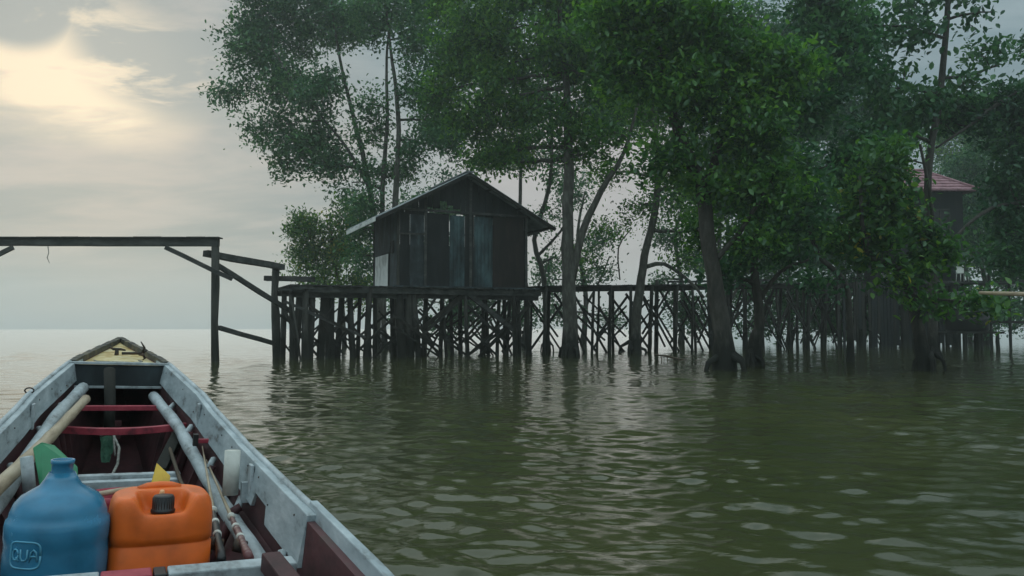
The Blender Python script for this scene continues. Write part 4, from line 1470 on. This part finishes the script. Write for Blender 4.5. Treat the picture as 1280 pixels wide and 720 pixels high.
def dent(x_, y_, z):
    """well for the cap: centred towards the front, open to the front edge a little"""
    if z < jz_top - .13: return x_, y_, z
    dx, dy = x_ / .062, (y_ + .035) / .052
    d_ = (abs(dx) ** 3 + abs(dy) ** 3) ** (1 / 3)
    well = 1 - smooth(.82, 1.12, d_)
    fr_ = (1 - smooth(.045, .085, abs(x_))) * (1 - smooth(-.085, -.045, y_))
    z2 = z - .052 * well * smooth(jz_top - .13, jz_top - .02, z)
    z2 -= .046 * fr_ * (1 - well) * smooth(jz_top - .13, jz_top - .02, z)
    # soft slopes to the shoulders
    z2 -= .007 * smooth(.06, .137, abs(x_)) * smooth(jz_top - .1, jz_top, z)
    return x_, y_, z2


rows = [[Vector(dent(*p)) for p in r_] for r_ in rows]
mb = MB()
mb.grid(rows, smooth=True, closed=True)
mb.add(rows[0], [tuple(reversed(range(NA)))])
mb.add(rows[-1], [tuple(range(NA))])
zero(mb, 'can_body', 'orange', can)
cz = jz_top - .052
cap = MB()
vs = []
capn = 40
profc = [(.029, 0), (.0315, .004), (.0315, .010), (.028, .012), (.027, .044), (.0245, .048), (.008, .048)]
cap.lathe(profc, 28, (0, -.045, cz))
cp = zero(cap, 'cap', 'black', can)
mb = MB()
for j in range(24):
    t_ = 2 * math.pi * j / 24
    mb.tube([(.0268 * math.cos(t_), -.045 + .0268 * math.sin(t_), cz + .013), (.0268 * math.cos(t_), -.045 + .0272 * math.sin(t_), cz + .042)], .0016, 4)
zero(mb, 'cap_grip', 'black', cp)
zero(MB().tube([(0, .012, cz + .002), (0, .008, jz_top - .016), (.0, -.002, jz_top + .0)], [.010, .009, .006], 10), 'vent_spout', 'white_spout', can)
# handle bar moulded across the well's back
zero(MB().tube([(-.055, .06, jz_top - .006), (-.03, .064, jz_top + .001), (0, .065, jz_top + .003), (.03, .064, jz_top + .001), (.055, .06, jz_top - .006)], [.012, .013, .013, .013, .012], 10), 'handle', 'orange', can)

# --- bamboo pole on the left
a_, b_ = BL(107, 499, 4.65), BL(-30, 634, 2.8)
mb = MB()
n_ = 26
pts, rs = [], []
for i in range(n_ + 1):
    t_ = i / n_
    pts.append(a_.lerp(b_, t_) + Vector((0, 0, -.012 * math.sin(math.pi * t_))))
    rs.append(.0215 + .004 * t_ + (.0025 if i % 6 == 0 else 0))
mb.tube(pts, rs, 10)
bsingle(mb, 'bamboo_pole', 'bamboo', a_, 'brown bamboo pole lying along the left inner rail of the boat', 'pole')

# --- green basin behind the jug
q = BL(62, 585, 3.15)
mb = MB()
pl = [BL(41, 560, 3.2), BL(52, 553, 3.2), BL(68, 557, 3.22), BL(97, 584, 3.15), BL(99, 622, 3.1), BL(52, 622, 3.1)]
mb.add([p for p in pl] + [p + Vector((.0, .012, 0)) for p in pl], [tuple(range(6)), tuple(reversed(range(6, 12)))] + [(i, (i + 6), (i + 1) % 6 + 6, (i + 1) % 6) for i in range(6)])
bsingle(mb, 'plastic_sheet', 'green_plastic', pl[5], 'green plastic sheet standing up behind the blue jug neck', 'plastic sheet', .003)
# --- green cloth hanging on the mast stub
q = BL(134, 548, 4.66)
mb = MB()
n_ = 9
for k, (dx, ln, wd_) in enumerate(((0, .14, .035), (.022, .10, .022), (-.02, .08, .02))):
    rows = []
    for i in range(9):
        t_ = i / 8
        rows.append([q + Vector((dx + wd_ * (j / 4 - .5) * (1 + .5 * math.sin(t_ * 3 + k)), -.02 - .012 * math.sin(j * 2.2 + t_ * 4 + k), -ln * t_ + .02)) for j in range(5)])
    mb.grid(rows, smooth=True)
    mb.grid([[p + Vector((0, .004, 0)) for p in r_] for r_ in rows], smooth=True)
bsingle(mb, 'net_cloth', 'green_cloth', q, 'limp green net cloth hanging from the short mast stub', 'cloth')
mb = MB()
a_ = BL(142, 545, 4.62)
mb.tube([a_ + Vector((-.02, 0, .01)), a_, BL(149, 560, 4.5), BL(147, 580, 4.35), BL(140, 594, 4.2), BL(133, 602, 4.1)], .007, 6)
mb.tube([a_ + Vector((-.06, 0, .0)), a_ + Vector((-.03, -.03, .012)), a_ + Vector((.0, -.02, .005)), BL(144, 570, 4.5)], .006, 6)
bsingle(mb, 'rope', 'rope', a_, 'loose pale rope trailing from the mast stub to the bilge', 'rope')
# --- yellow board
q = BL(201, 596, 3.45)
mb = MB()
pl = [BL(196, 579, 3.5), BL(213, 595, 3.46), BL(211, 622, 3.4), BL(184, 622, 3.4)]
mb.add([p for p in pl] + [p + Vector((.0, .012, 0)) for p in pl], [(0, 1, 2, 3), (7, 6, 5, 4), (0, 4, 5, 1), (1, 5, 6, 2), (2, 6, 7, 3), (3, 7, 4, 0)])
bsingle(mb, 'plastic_bailer', 'yellow', pl[3], 'yellow plastic scoop blade standing up behind the orange can', 'bailer', .002)
# --- orange-red float tub between jug and can
q = BL(148, 622, 3.0)
mb = MB()
mb.lathe([(.02, -.12), (.10, -.11), (.135, -.02), (.138, 0), (.13, .002), (.125, -.005), (.09, -.09), (.01, -.1)], 28, q + Vector((0.02, .08, .0)), 1, .8)
bsingle(mb, 'red_basin', 'red', q + Vector((.02, .08, -.12)), 'orange red basin showing between the jug and the orange can', 'basin')
# --- long stick across it
mb = MB().tube([BL(100, 622, 3.1), BL(150, 613, 3.15), BL(168, 611, 3.2)], [.010, .010, .010], 8)
bsingle(mb, 'wooden_stick', 'bamboo', BL(100, 622, 3.1), 'pale wooden stick resting across the red basin', 'stick')
# --- fishing rods on the right
for k, (pa, pb, lab) in enumerate((((253, 558, 3.9), (277, 700, 2.30), 'thin fishing rod nearer the orange can, butt down'), ((258, 575, 3.7), (312, 698, 2.28), 'thin fishing rod with red grip along the right inner rail'))):
    a_, b_ = BL(*pa), BL(*pb)
    b_.z = max(b_.z, .26)
    fr_ = bthing('fishing_rod', b_, lab, 'fishing rod')
    d_ = a_ - b_
    zero(MB().tube([d_ * .30, d_], [.006, .003], 6), 'rod_blank', 'bamboo', fr_)
    zero(MB().tube([Vector((0, 0, 0)), d_ * .04, d_ * .08, d_ * .11, d_ * .2, d_ * .30], [.012, .013, .010, .010, .011, .007], 10), 'grip', 'rod' if k else 'black', fr_)
    zero(MB().tube([d_ * .12 + Vector((-.022, 0, -.01)), d_ * .12 + Vector((.012, 0, -.02))], [.018, .018], 14), 'reel', 'iron', fr_)
    for f_ in (.14, .22, .31):
        zero(MB().tube([d_ * f_, d_ * (f_ + .012)], .0125, 10), 'ferrule', 'pvc', fr_)
# --- coiled tackle and rags heaped at the right by the can
mb = MB()
r2 = random.Random(4)
base_ = BL(290, 690, 2.42)
for k in range(26):
    p = Vector((base_.x + r2.uniform(-.08, .07), 2.42 + r2.uniform(-.1, .25), .20 + r2.uniform(0, .05)))
    pts = [p]
    for j in range(5): pts.append(pts[-1] + Vector((r2.uniform(-.035, .035), r2.uniform(-.035, .035), r2.uniform(-.01, .02))))
    mb.tube(pts, r2.uniform(.003, .009), 6)
bsingle(mb, 'tackle_heap', 'litter', Vector((base_.x, 2.42, .2)), 'tangle of dark cord and tackle beside the orange can', 'tackle')
q = BL(267, 688, 2.5)
q.z = .26
mb = MB()
rows = []
for i in range(7):
    rows.append([q + Vector((.05 * (i / 6 - .5), .07 * (j / 6 - .5), .02 * math.sin(i * 1.9 + j * .7) + .012 * math.cos(j * 2.3))) for j in range(7)])
mb.grid(rows, smooth=True)
bsingle(mb, 'rag', 'rag_blue', q, 'small bright blue rag beside the orange can', 'rag')
mb = MB()
c0 = BL(285, 672, 2.62); c0.z = .24
for k in range(5):
    pts = []
    for i in range(15):
        t_ = 2 * math.pi * i / 14
        pts.append(c0 + Vector(((.045 + .006 * k) * math.cos(t_ + k), (.065 - .004 * k) * math.sin(t_ + k), .008 * k + .006 * math.sin(3 * t_))))
    mb.tube(pts, .0055, 6)
bsingle(mb, 'cord_coil', 'rope', c0, 'small coil of pale cord in the bilge right of the orange can', 'cord')
mb = MB()
pts = [BL(212, 560, 4.1), BL(225, 600, 3.6), BL(243, 640, 3.1), BL(262, 690, 2.6)]
pts = [Vector((p.x, p.y, max(.21, p.z))) for p in pts]
mb.tube(pts, .008, 6)
bsingle(mb, 'wooden_stick', 'deadwood', pts[0], 'dark thin stick lying in the bilge behind the orange can', 'stick')
# rope lashing on the inner rail
q = Vector((hw(2.12) - .085, 2.12, sz(2.12) - .15))
mb = MB()
for k in range(6):
    yk = q.y - .05 + k * .016
    pts = []
    for i in range(17):
        t_ = 2 * math.pi * i / 16
        pts.append(Vector((q.x + .040 * math.cos(t_), yk + .01 * math.sin(t_ * 2 + k), q.z + .036 * math.sin(t_))))
    mb.tube(pts, .007, 6, rnd=rnd, wob=.1)
mb.tube([q + Vector((-.03, 0, -.02)), q + Vector((-.04, -.02, -.08)), q + Vector((-.035, -.05, -.14))], .007, 6)
bsingle(mb, 'rope_lashing', 'rope', q, 'grey rope wound round the right inner rail end', 'rope')
# anchor, chain ring and rope on bow deck
q = BL(150, 448, 5.55)
q.z = sz(5.55) + .0
an = bthing('grapnel_anchor', (q.x + .03, 5.5, q.z + .005), 'small rusty grapnel anchor lying on the cream bow deck', 'anchor')
zero(MB().tube([(-.02, .02, .015), (.09, -.03, .02)], .009, 8), 'shank', 'iron', an)
for k in range(4):
    t_ = k * math.pi / 2 + .4
    dv = Vector((.25 * math.cos(t_), math.cos(t_) * .6, math.sin(t_))) * .045
    zero(MB().tube([Vector((.09, -.03, .02)), Vector((.105, -.035, .022)) + dv * .8, Vector((.085, -.03, .022)) + dv * 1.4 + Vector((0, 0, .012))], [.008, .007, .003], 6), 'fluke', 'iron', an)
cl = bthing('mooring_cleat', (q.x - .02, 5.62, sz(5.62)), 'dark iron mooring cleat bolted near the bow tip', 'cleat')
zero(MB().tube([(0, 0, -.01), (0, 0, .035)], [.014, .010], 8), 'cleat_post', 'iron', cl)
zero(MB().tube([(-.045, 0, .05), (-.02, 0, .036), (.02, 0, .036), (.05, 0, .03)], [.005, .009, .009, .005], 8), 'cleat_horn', 'iron', cl)
mb = MB()
zz = lambda u: sz(u) + .002
pp = [(-.14, 5.33), (-.12, 5.28), (-.05, 5.27), (.0, 5.27), (.06, 5.26), (.1, 5.27), (.12, 5.32), (.10, 5.36)]
mb.tube([Vector((a__, b__, zz(b__))) for a__, b__ in pp], .004, 6)
bsingle(mb, 'mooring_line', 'rope', Vector((-.14, 5.33, zz(5.33))), 'thin line lying curved over the bow deck', 'rope')
# bits of rubbish in the bilge forward
r3 = random.Random(9)
mb = MB()
for k in range(40):
    u_ = r3.uniform(3.5, 4.7)
    x_ = r3.uniform(-.6, .6) * hw(u_) * .9
    p = Vector((x_, u_, floor_z(u_) + .02 + r3.random() * .04))
    mb.tube([p, p + Vector((r3.uniform(-.08, .08), r3.uniform(-.08, .08), r3.uniform(-.01, .03)))], r3.uniform(.004, .014), 5)
bsingle(mb, 'bilge_litter', 'litter', Vector((0, 4, .2)), 'scattered twigs and dark litter in the bilge under the thwarts', 'litter')
